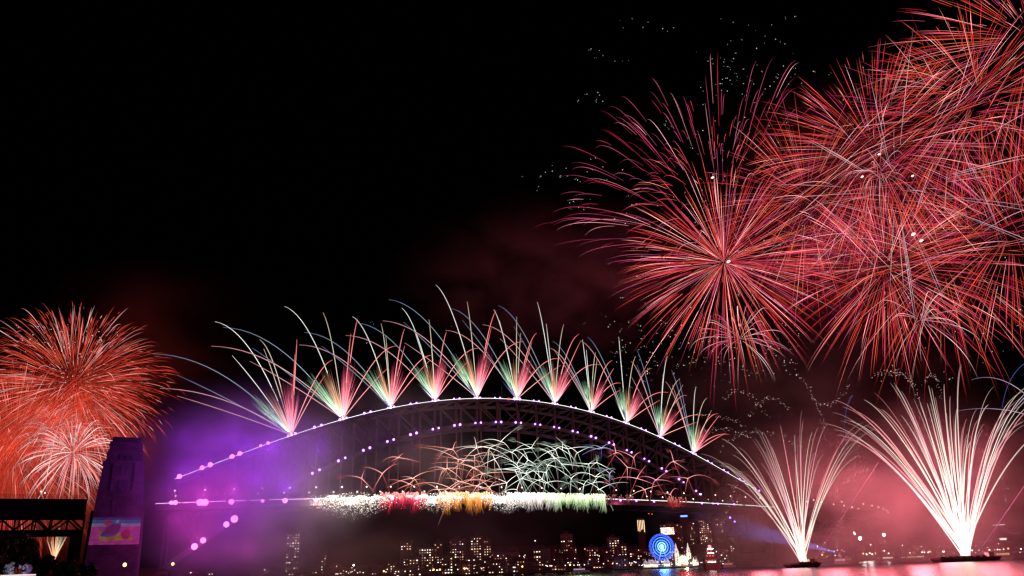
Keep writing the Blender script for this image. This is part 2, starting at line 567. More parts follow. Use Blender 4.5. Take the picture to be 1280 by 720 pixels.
def pylon(s, o, label, near, art=False, parts=True):
    p = empty('bridge_pylon', bw(s, o, 0), label, 'bridge pylon', 'granite pylons of the bridge', BA)
    dk = 0.82                                                    # depth of the shaft over its width
    zs = [0, 20, 27, 42, 62, 74]
    mb = MB()
    loft(mb, [(z, hw(z), hw(z)*dk) for z in zs])
    mb.build('shaft', M['granite'], p)
    mb = MB()
    loft(mb, [(74.0, hw(74)-0.5, (hw(74)-0.5)*dk), (80, hw(80), hw(80)*dk), (85.6, hw(86), hw(86)*dk)])
    mb.build('upper_stage', M['granite'], p)
    for z, g in ((73.8, 0.7), (80.0, 0.35), (85.6, 0.4)):
        mb = MB(); w = hw(z)+g
        loft(mb, [(z-0.1, w, w*dk), (z+1.0, w, w*dk)])
        mb.build('cornice', M['granite'], p)
    mb = MB(); w = 7.9
    loft(mb, [(86.62, w, w*dk), (89.6, w, w*dk)])
    mb.build('parapet', M['shade_stone'], p)
    f = -1 if near else -1                                       # details on the face towards the harbour
    def face(z): return f*(hw(z)*dk+0.02)
    # arched niche with balcony
    mb = MB()
    cx, w, z0, z1 = 0.6, 2.7, 56.2, 61.2
    out = [(cx-w, z0), (cx+w, z0), (cx+w, z1)] + [(cx+w*math.cos(PI*k/8), z1+w*math.sin(PI*k/8)) for k in range(1, 8)] + [(cx-w, z1)]
    b = len(mb.v)
    for x, z in out: mb.v.append((x, face(z)-0.25, z))
    for x, z in out: mb.v.append((x, face(z)+0.6, z))
    k = len(out)
    mb.f.append(tuple(range(k)))
    mb.f += [(i, k+i, k+(i+1) % k, (i+1) % k) for i in range(k)]
    mb.build('arched_niche', M['shade_stone'], p)
    mb = MB(); mb.quadbox((cx-4.4, face(54)-1.3, 54.0), (cx+4.4, face(54)+0.6, 55.0))
    for i in range(11): mb.quadbox((cx-4.3+i*0.83, face(54)-1.2, 55.0), (cx-4.0+i*0.83, face(54)-0.9, 56.1))
    mb.quadbox((cx-4.4, face(54)-1.3, 56.1), (cx+4.4, face(54)-0.85, 56.45))
    mb.build('balcony', M['granite'], p)
    for x in (-2.4, 0.6, 3.6):
        MB().quadbox((x-0.3, face(76)-0.1, 75.8), (x+0.3, face(76)+1.5, 78.4)).build('slit_window', M['shade_stone'], p)
    for x in (-1.3, 1.5):
        MB().quadbox((x-0.25, face(67)-0.08, 67), (x+0.25, face(70)+1, 71.6)).build('slit_window', M['shade_stone'], p)
    mb = MB(); mb.quadbox((cx-4.4, face(46)-0.15, 44.2), (cx+4.4, face(54)+1, 51.6)); mb.build('relief_panel', M['granite'], p)
    mb = MB()
    for x in (-2.2, -0.4, 1.4): mb.quadbox((cx+x-0.1, face(46)-0.22, 45.4), (cx+x+0.9, face(46)-0.1, 49.8))
    mb.build('window_group', M['shade_stone'], p)
    for x in (-5.6, 6.2): MB().beam((x, face(57.5)+0.05, 57.5), (x, face(72.8)+0.05, 72.8), 1.2, 0.7, (1, 0, 0)).build('pilaster', M['granite'], p)
    if art:
        def em(n_, c, s=1.0):                                    # projector light painted as glowing panels, with masonry joints and stains patterned in
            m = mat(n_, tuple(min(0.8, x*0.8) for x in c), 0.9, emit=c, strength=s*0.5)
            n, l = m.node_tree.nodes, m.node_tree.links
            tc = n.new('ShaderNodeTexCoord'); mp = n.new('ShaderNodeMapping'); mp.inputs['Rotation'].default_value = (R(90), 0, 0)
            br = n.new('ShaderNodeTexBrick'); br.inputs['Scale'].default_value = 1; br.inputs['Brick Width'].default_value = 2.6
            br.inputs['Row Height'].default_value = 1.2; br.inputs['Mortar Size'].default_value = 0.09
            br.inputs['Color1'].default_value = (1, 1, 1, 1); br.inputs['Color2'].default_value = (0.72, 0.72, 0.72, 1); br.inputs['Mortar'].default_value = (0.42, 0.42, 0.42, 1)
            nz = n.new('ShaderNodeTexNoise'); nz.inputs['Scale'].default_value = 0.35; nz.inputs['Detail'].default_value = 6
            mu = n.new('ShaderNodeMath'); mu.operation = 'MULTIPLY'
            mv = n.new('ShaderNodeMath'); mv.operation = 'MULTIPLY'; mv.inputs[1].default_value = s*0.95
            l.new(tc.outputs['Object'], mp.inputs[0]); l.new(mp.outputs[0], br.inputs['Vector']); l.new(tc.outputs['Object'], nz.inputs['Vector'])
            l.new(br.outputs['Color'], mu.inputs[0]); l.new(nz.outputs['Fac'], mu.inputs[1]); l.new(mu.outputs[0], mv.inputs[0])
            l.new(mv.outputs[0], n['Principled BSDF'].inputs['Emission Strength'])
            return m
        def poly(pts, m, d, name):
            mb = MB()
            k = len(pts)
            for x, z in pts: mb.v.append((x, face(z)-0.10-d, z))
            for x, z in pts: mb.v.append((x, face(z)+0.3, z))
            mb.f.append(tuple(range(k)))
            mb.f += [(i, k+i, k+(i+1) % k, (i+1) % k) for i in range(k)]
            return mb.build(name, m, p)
        def W(z): return hw(z)-0.15
        zb, zm, zc, zt = 26.5, 36.6, 38.4, 42.0
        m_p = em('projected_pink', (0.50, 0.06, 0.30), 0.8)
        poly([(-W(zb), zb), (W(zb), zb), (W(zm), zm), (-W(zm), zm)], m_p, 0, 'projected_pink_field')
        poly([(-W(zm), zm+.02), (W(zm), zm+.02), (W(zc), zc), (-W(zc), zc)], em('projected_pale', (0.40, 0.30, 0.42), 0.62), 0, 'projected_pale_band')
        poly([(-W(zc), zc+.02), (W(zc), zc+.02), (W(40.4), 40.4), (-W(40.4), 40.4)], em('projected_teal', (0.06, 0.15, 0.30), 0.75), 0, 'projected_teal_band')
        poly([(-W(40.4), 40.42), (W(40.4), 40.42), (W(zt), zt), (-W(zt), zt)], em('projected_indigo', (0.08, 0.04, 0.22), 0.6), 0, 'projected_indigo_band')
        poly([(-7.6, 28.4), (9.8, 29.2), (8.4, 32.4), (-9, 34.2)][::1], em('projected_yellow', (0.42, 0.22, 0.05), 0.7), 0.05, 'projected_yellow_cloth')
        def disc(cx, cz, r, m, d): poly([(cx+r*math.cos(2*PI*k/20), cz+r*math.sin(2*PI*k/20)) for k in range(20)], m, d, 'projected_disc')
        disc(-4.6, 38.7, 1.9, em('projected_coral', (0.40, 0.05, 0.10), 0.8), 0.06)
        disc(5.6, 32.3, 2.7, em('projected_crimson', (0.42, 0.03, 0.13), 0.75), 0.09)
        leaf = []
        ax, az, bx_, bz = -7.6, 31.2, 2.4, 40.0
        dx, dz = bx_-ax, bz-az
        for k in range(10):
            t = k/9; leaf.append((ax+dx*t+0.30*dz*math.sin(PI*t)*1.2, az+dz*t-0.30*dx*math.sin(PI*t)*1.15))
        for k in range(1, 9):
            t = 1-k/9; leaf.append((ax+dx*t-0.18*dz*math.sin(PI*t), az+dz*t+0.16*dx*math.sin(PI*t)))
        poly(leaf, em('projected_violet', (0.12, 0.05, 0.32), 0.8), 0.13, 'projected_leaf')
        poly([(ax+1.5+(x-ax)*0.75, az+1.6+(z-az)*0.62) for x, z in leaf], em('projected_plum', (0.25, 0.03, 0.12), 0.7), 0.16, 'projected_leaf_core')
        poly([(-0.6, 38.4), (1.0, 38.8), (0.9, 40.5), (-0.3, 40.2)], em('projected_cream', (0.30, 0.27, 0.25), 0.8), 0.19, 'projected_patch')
    return p
PS = -282.5
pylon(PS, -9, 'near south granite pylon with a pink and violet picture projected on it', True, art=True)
pylon(PS+4, 46, 'south pylon behind the deck, faint in the violet smoke', False)
pylon(281, -8, 'north granite pylon on the near side, veiled by red smoke', True)
pylon(281, 44, 'north granite pylon on the far side, veiled by red smoke', False)
for s, lab in ((PS+1, 'low granite abutment between the two south pylons'), (281, 'low granite abutment between the two north pylons')):
    mb = MB(); loft(mb, [(0, 16, 14), (44, 15, 13.2), (47.6, 15, 13.2)])
    a = mb.build('abutment', M['granite'], None, bw(s, 18.5, 0), BA)
    tag(a, lab, 'abutment')

# ------------------------------------------------------------------ approach spans
def approach(s0, s1, ztop, npan, label, lamp=False):
    a = empty('approach_span', bw(s0, 0, 0), label, 'approach bridge', rotz=BA)
    L = s1-s0
    MB().quadbox((0, -8.5, ztop-9.2), (L, 39, ztop-1.4)).build('road_deck', M['deck'], a)
    for o in (-8.6, 39.1):
        mb = MB()
        for z in (-0.6, 0.1, 0.8): mb.beam((0, o, ztop+z), (L, o, ztop+z), 0.12, 0.14)
        for i in range(int(abs(L)/2.2)+1):
            x = math.copysign(i*2.2, L)
            mb.beam((x, o, ztop-1.4), (x, o, ztop+0.8+(0.3 if i % 3 else 0.8)), 0.14, 0.12, (1, 0, 0))
        mb.build('railing', M['steel'], a)
    zt, zb = ztop-9.9, ztop-19.6
    for o in (-4, 34):
        MB().quadbox((0, o-0.6, zt-0.6), (L, o+0.6, zt+0.6)).build('truss_chord', M['steel'], a)
        MB().quadbox((0, o-0.7, zb-1.0), (L, o+0.7, zb+1.0)).build('truss_chord', M['steel'], a)
        w = L/npan
        for i in range(npan+1):
            MB().beam((i*w, o, zb+1), (i*w, o, zt-0.6), 0.9, 0.8, (1, 0, 0)).build('truss_post', M['steel'], a)
        for i in range(npan):
            up = i % 2 == 0
            MB().beam((i*w, o, (zb+1) if up else (zt-0.8)), ((i+1)*w, o, (zt-0.8) if up else (zb+1)), 0.9, 0.9).build('truss_diagonal', M['steel'], a)
    for i in range(npan+1):
        MB().beam((i*L/npan, -3.3, zb+0.2), (i*L/npan, 33.3, zb+0.2), 0.6, 0.7).build('floor_beam', M['steel'], a)
    return a
approach(-299.5, -370, 54.6, 8, 'dark approach span on trusses leaving the near pylon at the left')
approach(299, 395, 50.5, 8, 'north approach span running into red smoke')
for s, lab in ((-302.5, 'dark granite pier under the left approach span beside the pylon'), (-374, 'granite pier under the far left end of the approach span')):
    q = empty('bridge_pier', bw(s, 0, 0), lab, 'pier', rotz=BA)
    for o in (-4, 34):
        mb = MB(); mb.quadbox((-3.2, o-3, 0), (3.2, o+3, 33.8)); mb.build('column', M['granite'], q)
    MB().quadbox((-2.2, -1, 24), (2.2, 31, 31)).build('cross_wall', M['granite'], q)

# ------------------------------------------------------------------ lamps on the deck
def lamp_post(h, label, cat, group, glass, r=0.45, arm=1.2):
    e = empty('street_lamp', (0, 0, 0), label, cat, group)
    MB().tube([(0, 0, 0), (0, 0, h-0.6), (arm*0.4, 0, h-0.1), (arm, 0, h)], [0.16, 0.1, 0.08, 0.07], 6).build('post', M['pole'], e)
    MB().tube([(arm-0.6, 0, h+0.12), (arm+0.7, 0, h+0.12)], [0.22, 0.3], 6).build('lamp_housing', M['pole'], e)
    MB().ball((arm, 0, h-0.25), r, seg=8, rings=5).build('lamp_glass', glass, e)
    return e
dl = lamp_post(9.0, 'small white road lamp on the bridge deck', 'street lamp', 'road lamps along the bridge deck', M['lamp_white'], 0.62)
first = True
for row, (o, h) in enumerate(((-4, 9.0), (33, 9.0))):
    for i in range(29):
        s = -251+i*17.97+(4 if row else 0)
        if abs(s) > 258: continue
        c = dl if first else copy_tree(dl)
        first = False
        c.location = bw(s, o, z_deck(s)-0.45)
        c.rotation_euler = (0, 0, BA+(PI/2 if row == 0 else -PI/2))

# ------------------------------------------------------------------ fireworks
V3 = Vector
def sc(c, k): return (c[0]*k, c[1]*k, c[2]*k)
def mix(a, b, t): return tuple(a[i]+(b[i]-a[i])*t for i in range(3))
def rdir():
    z = rnd.uniform(-1, 1); a = rnd.uniform(0, 2*PI); q = math.sqrt(1-z*z)
    return V3((q*math.cos(a), q*math.sin(a), z))
RED, CRIM, PINK, ORNG = (0.85, 0.035, 0.030), (0.80, 0.03, 0.09), (0.80, 0.10, 0.26), (0.95, 0.15, 0.06)
ROSE, PALE, WHITE = (1.0, 0.40, 0.42), (1.0, 0.62, 0.60), (1.0, 0.92, 0.88)

def trail_path(c, d, Rr, t0, t1, sag, n=12, drag=2.0):
    e = lambda t: (1-math.exp(-drag*t))/(1-math.exp(-drag))
    pts = []
    for i in range(n):
        t = t0+(t1-t0)*i/(n-1)
        pts.append(c + d*(Rr*e(t)) + V3((0, 0, -sag*Rr*t*t)))
    return pts

def add_trail(mb, pts, rad, colr, k, head=0.5, tail=0.35, tip=None, n=3):
    m = len(pts)
    rr, cc = [], []
    for i in range(m):
        t = i/(m-1)
        w = min(1, 0.55+t/max(1e-3, tail)*0.45) * min(1, 0.12+(1-t)/max(1e-3, 1-head)*0.9)
        rr.append(rad*(0.45+0.55*w))
        cc.append(sc(mix(colr, tip, t) if tip else colr, k*w))
    mb.tube(pts, rr, n, cc, cap=False)

def shell(name, label, px, py, Y, rpx, n, pal, t0=(0.1, 0.45), t1=(0.8, 1.0), sag=0.12, rad=0.42, k=1.0, nparts=60, jit=0.12,
          lightc=(1, 0.07, 0.14), power=0, group='aerial firework bursts', sel=None, core=None, drag=2.0, brfrac=0.12, flat=1.0):
    c = at(px, py, Y)
    Rr = rpx*Y/F*1.02
    p = empty(name, c, label, 'firework', group)
    rest = MB()
    for i in range(n):
        d = rdir()
        if flat != 1.0: d = V3((d.x, d.y*flat, d.z)).normalized()
        if sel and not sel(d): continue
        a, b = rnd.uniform(*t0), rnd.uniform(*t1)
        if b-a < 0.12: a = b-0.12
        pts = trail_path(V3((0, 0, 0)), d, Rr*rnd.uniform(1-jit, 1+jit*0.4), a, b, sag*rnd.uniform(0.8, 1.25), 11, drag)
        cl = rnd.choice(pal)
        br = rnd.random() < brfrac
        kk = k*rnd.uniform(0.45, 1.1)*(1.6 if br else 1)
        if br: cl = mix(cl, PALE, 0.55)
        if i < nparts:
            mb = MB(); add_trail(mb, pts, rad*rnd.uniform(0.9, 1.25), cl, kk*1.15)
            mb.build('spark_trail', M['fire'], p)
        else: add_trail(rest, pts, rad*rnd.uniform(0.7, 1.1), cl, kk)
    if rest.v: tag(rest.build('fine_spark_trails', M['fire'], p), kind='stuff')
    if core: MB().ball((0, 0, 0), core, (3, 2.6, 2.4)).build('bursting_core', M['fire'], p)
    if power:
        for q in range(9):
            light('burst_light', c+rdir()*Rr*(0.55 if q else 0.0), lightc, power/9, 14, p)
    return p

REDS = [RED, RED, CRIM, PINK, ORNG]
# the great cluster at the right
PKS = [(1.0, 0.06, 0.05), (1.0, 0.09, 0.08), CRIM, PINK, ORNG, (1.0, 0.20, 0.18)]
shell('aerial_burst', 'big red burst nearest the middle of the sky with a white comet at its heart', 905, 330, 930, 165, 500, PKS, (0.04, 0.5), (0.5, 1.0), 0.13, 0.20, 1.75, power=5e5, nparts=90, jit=0.16, drag=1.5)
shell('aerial_burst', 'tall pink burst of long curved trails reaching highest at the left of the cluster', 905, 305, 960, 275, 420, [(0.72, 0.07, 0.20), (0.8, 0.10, 0.26), CRIM], (0.2, 0.6), (0.8, 1.0), 0.17, 0.23, 1.25, power=0,
      nparts=80, sel=lambda d: d.z > 0.22 and d.x < 0.45, jit=0.2, flat=0.7, drag=2.4)
shell('aerial_burst', 'small pale pink burst low in front of the big left red one', 925, 424, 900, 66, 44, [ROSE, PINK, PALE], (0.0, 0.2), (0.8, 1.0), 0.4, 0.30, 1.0, nparts=44, sel=lambda d: d.z > -0.7)
shell('aerial_burst', 'wide red burst in the upper middle of the right cluster, dark at its centre', 1095, 190, 980, 180, 480, PKS, (0.15, 0.6), (0.6, 1.0), 0.12, 0.20, 1.7, power=4e5, nparts=90, jit=0.16, drag=1.5)
shell('aerial_burst', 'dense red burst with a bright spoked centre below the dark centred one', 1108, 335, 940, 165, 380, PKS, (0.04, 0.5), (0.5, 1.0), 0.13, 0.20, 1.7, power=5e5, nparts=90, jit=0.2, drag=1.4)
shell('aerial_burst', 'scarlet burst cut by the top right corner of the photo', 1290, 50, 950, 250, 430, [RED, RED, ORNG, PINK, (0.95, 0.22, 0.2)], (0.1, 0.65), (0.5, 1.0), 0.12, 0.22, 1.75, power=5e5, nparts=90, jit=0.2, drag=1.3)
shell('aerial_burst', 'red burst at the right edge behind the tall barge fountain', 1265, 290, 1000, 180, 330, PKS, (0.1, 0.55), (0.6, 1.0), 0.14, 0.20, 1.5, power=4e5, nparts=80, jit=0.2, drag=1.2)
shell('aerial_burst', 'crimson burst filling the gap between the two left spoked ones', 1010, 250, 1000, 175, 260, PKS, (0.1, 0.6), (0.6, 1.0), 0.14, 0.19, 1.4, nparts=80, jit=0.25, drag=1.0)
shell('aerial_burst', 'magenta red burst overlapping high between the two largest ones', 1190, 150, 1020, 200, 230, [CRIM, RED, PINK, (0.65, 0.05, 0.2)], (0.1, 0.6), (0.6, 1.0), 0.15, 0.19, 1.4, nparts=80, jit=0.25, drag=1.0)
shell('aerial_burst', 'ragged red burst lower right with long drooping ends', 1180, 330, 1010, 175, 220, [CRIM, RED, ORNG], (0.1, 0.6), (0.7, 1.0), 0.24, 0.19, 1.4, nparts=80, jit=0.25, drag=1.0)
shell('aerial_burst', 'short bright inner burst at the heart of the left red one', 905, 328, 925, 95, 150, PKS, (0.0, 0.15), (0.4, 1.0), 0.12, 0.19, 1.6, nparts=60, jit=0.3, drag=1.2)
shell('aerial_burst', 'scarlet burst of hooked orange trails just inside the top right corner', 1225, 120, 960, 190, 260, [(1.0, 0.09, 0.06), ORNG, (1.0, 0.06, 0.05)], (0.05, 0.6), (0.6, 1.0), 0.2, 0.20, 1.6, nparts=80, jit=0.3, drag=1.6)
shell('aerial_burst', 'loose burst of hooked trails rising over the left red one', 900, 270, 950, 150, 240, PKS, (0.3, 0.6), (0.7, 1.0), 0.24, 0.20, 1.5, nparts=80, jit=0.2, drag=2.2, sel=lambda d: d.z > 0)
shell('aerial_burst', 'long thin straight white trails crossing the red cluster', 1120, 240, 900, 220, 46, [(0.85, 0.6, 0.72), PALE, ROSE], (0.1, 0.5), (0.75, 1.0), 0.08, 0.26, 0.9, nparts=46, jit=0.4, drag=0.8)
shell('aerial_burst', 'small pale pink palm burst low in the right cluster', 1152, 400, 900, 66, 22, [ROSE, PALE, PINK], (0.0, 0.1), (0.8, 1.0), 0.5, 0.32, 1.0, nparts=22, jit=0.5)
shell('aerial_burst', 'tangle of pale pink loops high in the right cluster', 1100, 215, 930, 56, 26, [ROSE, PINK, PALE], (0.0, 0.2), (0.7, 1.0), 0.6, 0.28, 0.9, nparts=26, jit=0.5)
# the orange one behind the pylon
ORS = [(1.0, 0.11, 0.06), (0.90, 0.06, 0.04), (1.0, 0.15, 0.07), (0.85, 0.05, 0.04)]
shell('aerial_burst', 'orange red burst of fine feathery trails beyond the left pylon', 92, 482, 1000, 130, 1700, ORS, (0.10, 0.85), (0.3, 1.0), 0.20, 0.23, 1.25, power=9e5, lightc=(1, 0.07, 0.03), nparts=90, jit=0.2)
shell('aerial_burst', 'second orange red burst lower left, cut by the frame and the approach span', 15, 560, 1020, 140, 1300, ORS, (0.10, 0.85), (0.3, 1.0), 0.20, 0.23, 1.2, power=9e5, lightc=(1, 0.07, 0.03), nparts=60, jit=0.2)
shell('aerial_burst', 'long white trails shot through the orange burst at the left', 85, 475, 960, 125, 26, [PALE, ROSE, (0.7, 0.75, 0.7)], (0.2, 0.4), (0.85, 1.0), 0.10, 0.42, 0.6, nparts=26)
shell('aerial_burst', 'small pink burst with a white hot centre left of the pylon', 91, 566, 940, 66, 150, [ROSE, PALE, (1, 0.25, 0.22)], (0.0, 0.2), (0.45, 1.0), 0.5, 0.34, 1.3, power=9e4, nparts=90, lightc=(1, 0.2, 0.12))
shell('aerial_burst', 'second small pink burst just above and left of the white hot one', 68, 538, 945, 50, 60, [ROSE, (1, 0.25, 0.22)], (0.0, 0.3), (0.6, 1.0), 0.34, 0.38, 0.6, nparts=60)
# comets seen as short bright heads
for px, py, r, lab in ((911, 327, 2.2, 'white comet head at the heart of the left red burst'), (1142, 293, 2.6, 'large white comet head right of the spoked centre'), (1152, 301, 2.2, 'round white comet head beside the larger one'),
                       (1078, 221, 1.8, 'lone white comet head near the pale pink loops'), (1099, 193, 1.6, 'white comet head above the pale pink loops'), (891, 222, 1.8, 'white comet head with a short hook above the left burst'), (1141, 220, 1.8, 'white comet head right of the loops')):
    c = at(px, py, 900)
    mb = MB(); mb.tube([(-r*1.2, 0, -r*0.4), (-r*0.3, 0, 0), (r*0.7, 0, r*0.5)], [r*0.25, r*0.75, r*0.55], 7, [(2, 1.3, 1.2)]*3)
    tag(mb.build('falling_comet', M['fire'], None, c), lab, 'firework', 'comet heads')

# glitter: drifting white sparks
def glitter(name, label, boxes, n, Y, col_=(1.0, 0.9, 0.7), r=(0.35, 0.75), k=1.0):
    mb = MB()
    c0 = at(sum(b[0]+b[2] for b in boxes)/2/len(boxes), sum(b[1]+b[3] for b in boxes)/2/len(boxes), Y)
    for (x0, y0, x1, y1) in boxes:
        for _ in range(n):
            y = Y*rnd.uniform(0.95, 1.05)
            p = at(rnd.uniform(x0, x1), rnd.uniform(y0, y1), y)-c0
            mb.speck(p, rnd.uniform(*r), sc(mix(col_, (1, 1, 1), rnd.random()), k*rnd.uniform(0.15, 0.95)))
            if rnd.random() < 0.3:
                mb.speck(p+V3((rnd.uniform(-3, 3), 0, rnd.uniform(-1.5, 1.5))), 0.3, sc(col_, k*0.7))
    o = mb.build(name, M['fire'], None, c0)
    return tag(o, label, 'sparks', kind='stuff')
glitter('drifting_sparks', 'loose white sparks drifting at the left edge of the great red cluster', [(712, 115, 762, 130), (668, 200, 745, 235), (765, 20, 850, 45), (735, 60, 800, 80), (690, 185, 790, 225), (820, 150, 845, 165), (700, 245, 740, 262), (640, 185, 800, 270)], 8, 900)
glitter('drifting_sparks', 'white sparks scattered among the upper trails of the red cluster', [(900, 20, 1000, 120), (930, 80, 1150, 200), (860, 60, 940, 240)], 45, 900)
glitter('drifting_sparks', 'white sparks hanging over the lower half of the red cluster', [(760, 240, 1280, 480), (760, 400, 1000, 470)], 170, 890)
glitter('drifting_sparks', 'white sparks in the orange burst beyond the pylon', [(20, 405, 150, 440), (60, 425, 130, 500)], 55, 930, r=(0.4, 0.8))
glitter('drifting_sparks', 'faint sparks in the open sky above the arch', [(450, 395, 760, 470), (760, 430, 900, 520)], 14, 880, r=(0.3, 0.5), k=0.6)

# fans of comets fired from the top chord
GRN, BLU, CRM, RD2, RP = (0.62, 0.95, 0.66), (0.34, 0.42, 0.75), (0.92, 0.66, 0.46), (1.0, 0.16, 0.14), (1.0, 0.24, 0.30)
def bez(a, c, b, n=14): return [a*(1-t)**2+c*(2*t*(1-t))+b*t*t for t in [i/(n-1) for i in range(n)]]
ordn = ['first', 'second', 'third', 'fourth', 'fifth', 'crown', 'seventh', 'eighth', 'ninth', 'tenth', 'eleventh']
for q, i in enumerate(range(4, 25, 2)):
    s = NODES[i]
    base = bw(s, -1, z_top(s)+1.5)
    lab = ('firework fan at the very crown of the arch, pale green and red' if q == 5 else
           '%s firework fan from the left along the arch, green and red sprays under comets' % ordn[q])
    if q == 0: lab = 'leftmost firework fan on the arch, its white comets reaching furthest left'
    if q == 10: lab = 'rightmost and lowest firework fan on the arch, red comets bending over to the right'
    p = empty('comet_fan', base, lab, 'firework', 'firework fans fired from the arch', BA)
    axis = 111-4.2*q
    if q > 5: axis -= (q-5)*0.8
    axis += rnd.uniform(-2.5, 2.5)
    ls = (1.0-0.025*q)*rnd.uniform(0.92, 1.06)*(0.86 if q in (2, 3, 7) else 1)*(1.08 if q == 4 or q == 3 else 1)
    def end(ang, L): return V3((math.cos(R(ang))*L/0.93, 0, math.sin(R(ang))*L))
    for off, L, colr, tip, kk in ((49, 98, PALE, ROSE, 0.55), (39, 104, (0.55, 0.75, 0.8), BLU, 0.36), (13, 96, (0.85, 1, 0.85), WHITE, 0.75),
                                  (-3, 82, (0.9, 0.95, 0.7), CRM, 0.6), (-20, 76, ROSE, RD2, 1.0), (-46, 68, ROSE, RD2, 1.05)):
        for j in range(2):
            if j and rnd.random() < 0.35: continue
            L2 = L*ls*(1 if j == 0 else rnd.uniform(0.76, 0.9))*rnd.uniform(0.93, 1.06)
            a = axis+off*(1 if q < 7 else 0.9)+(rnd.uniform(-1.5, 1.5) if j == 0 else rnd.uniform(-6, 3))
            e = end(a, L2)
            flat = abs(math.cos(R(a)))
            ctl = V3((e.x*(0.60-0.06*flat), 0, e.z*(0.78+0.34*flat)))
            if j == 1: ctl = V3((e.x*0.54, 0, e.z*0.62))
            dep = rnd.uniform(-5, 5)
            e.y = dep; ctl.y = dep*0.6
            pts = bez(V3((0, 0, 0)), ctl, e)
            m = MB(); nn = len(pts)
            cc = [sc(mix(colr, tip, t/(nn-1)), kk*(1.9-1.0*t/(nn-1))) for t in range(nn)]
            m.tube(pts, [0.21+0.05*math.sin(PI*t/(nn-1)) if t < nn-2 else 0.15 for t in range(nn)], 5, cc)
            m.build('comet_trail', M['fire'], p)
    for nm, off, wd, L, cl, cn, k in (('green_spray', 24, 9, 37, (0.40, 0.95, 0.50), 56, 1.35), ('violet_spray', 34, 5, 24, (0.16, 0.14, 0.55), 12, 0.5), ('orange_spray', 7, 8, 38, (0.95, 0.38, 0.18), 40, 1.05),
                                      ('red_spray', -19, 12, 41, (1.0, 0.07, 0.18), 70, 1.4)):
        m = MB()
        for _ in range(cn):
            g = rnd.gauss(0, 0.5)
            a = axis+off*(1 if q < 7 else 0.85)+g*wd
            L2 = L*ls*rnd.uniform(0.55, 1.12)*(1-0.18*g*g)
            e = end(a, L2); e.y = rnd.uniform(-5, 5)
            pts = [e*(t/7) for t in range(1, 8)]
            w = [1.25, 1.0, 0.8, 0.55, 0.32, 0.14, 0.04]
            hot = mix(cl, (1, 0.95, 0.8), 0.75 if nm == 'green_spray' else 0.35)
            m.tube(pts, [0.36*(0.4+0.6*x) for x in w], 3, [sc(mix(hot, cl, t/6), k*x*(1.7-0.1*t)) for t, x in enumerate(w)], cap=False)
        tag(m.build(nm, M['fire'], p), kind='stuff')
    m = MB().ball((0, 0, 0), 0.9, (2.5, 2.0, 1.6)); m.build('muzzle_flash', M['fire'], p)
    d = bpy.data.lights.new('fan_light', 'POINT'); d.color = (1, 0.62, 0.5); d.energy = 2.5e3; d.shadow_soft_size = 3
    ob = bpy.data.objects.new('fan_light', d); col.objects.link(ob); ob.parent = p; ob.location = (0, 0, 8)

# fountains on the barges
def barge(px, py, Y, L, label):
    c = at(px, py, Y); c.z = 0
    b = empty('firework_barge', c, label, 'barge', 'barges carrying fireworks', R(4))
    mb = MB()
    k = [(-L/2+2, -4.6, -0.4), (L/2-2, -4.6, -0.4), (L/2-2, 4.6, -0.4), (-L/2+2, 4.6, -0.4), (-L/2, -5, 1.7), (L/2, -5, 1.7), (L/2, 5, 1.7), (-L/2, 5, 1.7)]
    mb.v += k; mb.f += [(3, 2, 1, 0), (4, 5, 6, 7)]+[(i, (i+1) % 4, 4+(i+1) % 4, 4+i) for i in range(4)]
    mb.build('hull', M['hull_dark'], b)
    mb = MB()
    for y in (-4.9, 4.7): mb.quadbox((-L/2, y, 1.72), (L/2, y+0.2, 2.3))
    mb.build('bulwark', M['red_paint'], b)
    for x in range(int(-L/2)+3, int(L/2)-2, 4):
        if rnd.random() < 0.7:
            mb = MB().quadbox((x, -2, 1.72), (x+2.6, 1.6, 2.9))
            for t in range(3): mb.tube([(x+0.5+t*0.8, -1, 2.9), (x+0.5+t*0.8, -1, 3.6)], 0.16, 6)
            mb.build('mortar_rack', M['pole'], b)
    mb = MB().quadbox((L/2-5, -2, 1.72), (L/2-2, 2, 4.2)); mb.quadbox((L/2-5.2, -2.2, 4.2), (L/2-1.8, 2.2, 4.4)); mb.build('control_cabin', M['white_paint'], b)
    return b
BY_ = 470
barge(1208, 703, BY_, 36, 'long dark firework barge under the tall bright fountain at the right')
barge(1003, 709, BY_, 18, 'short dark firework barge under the left hand water fountain')

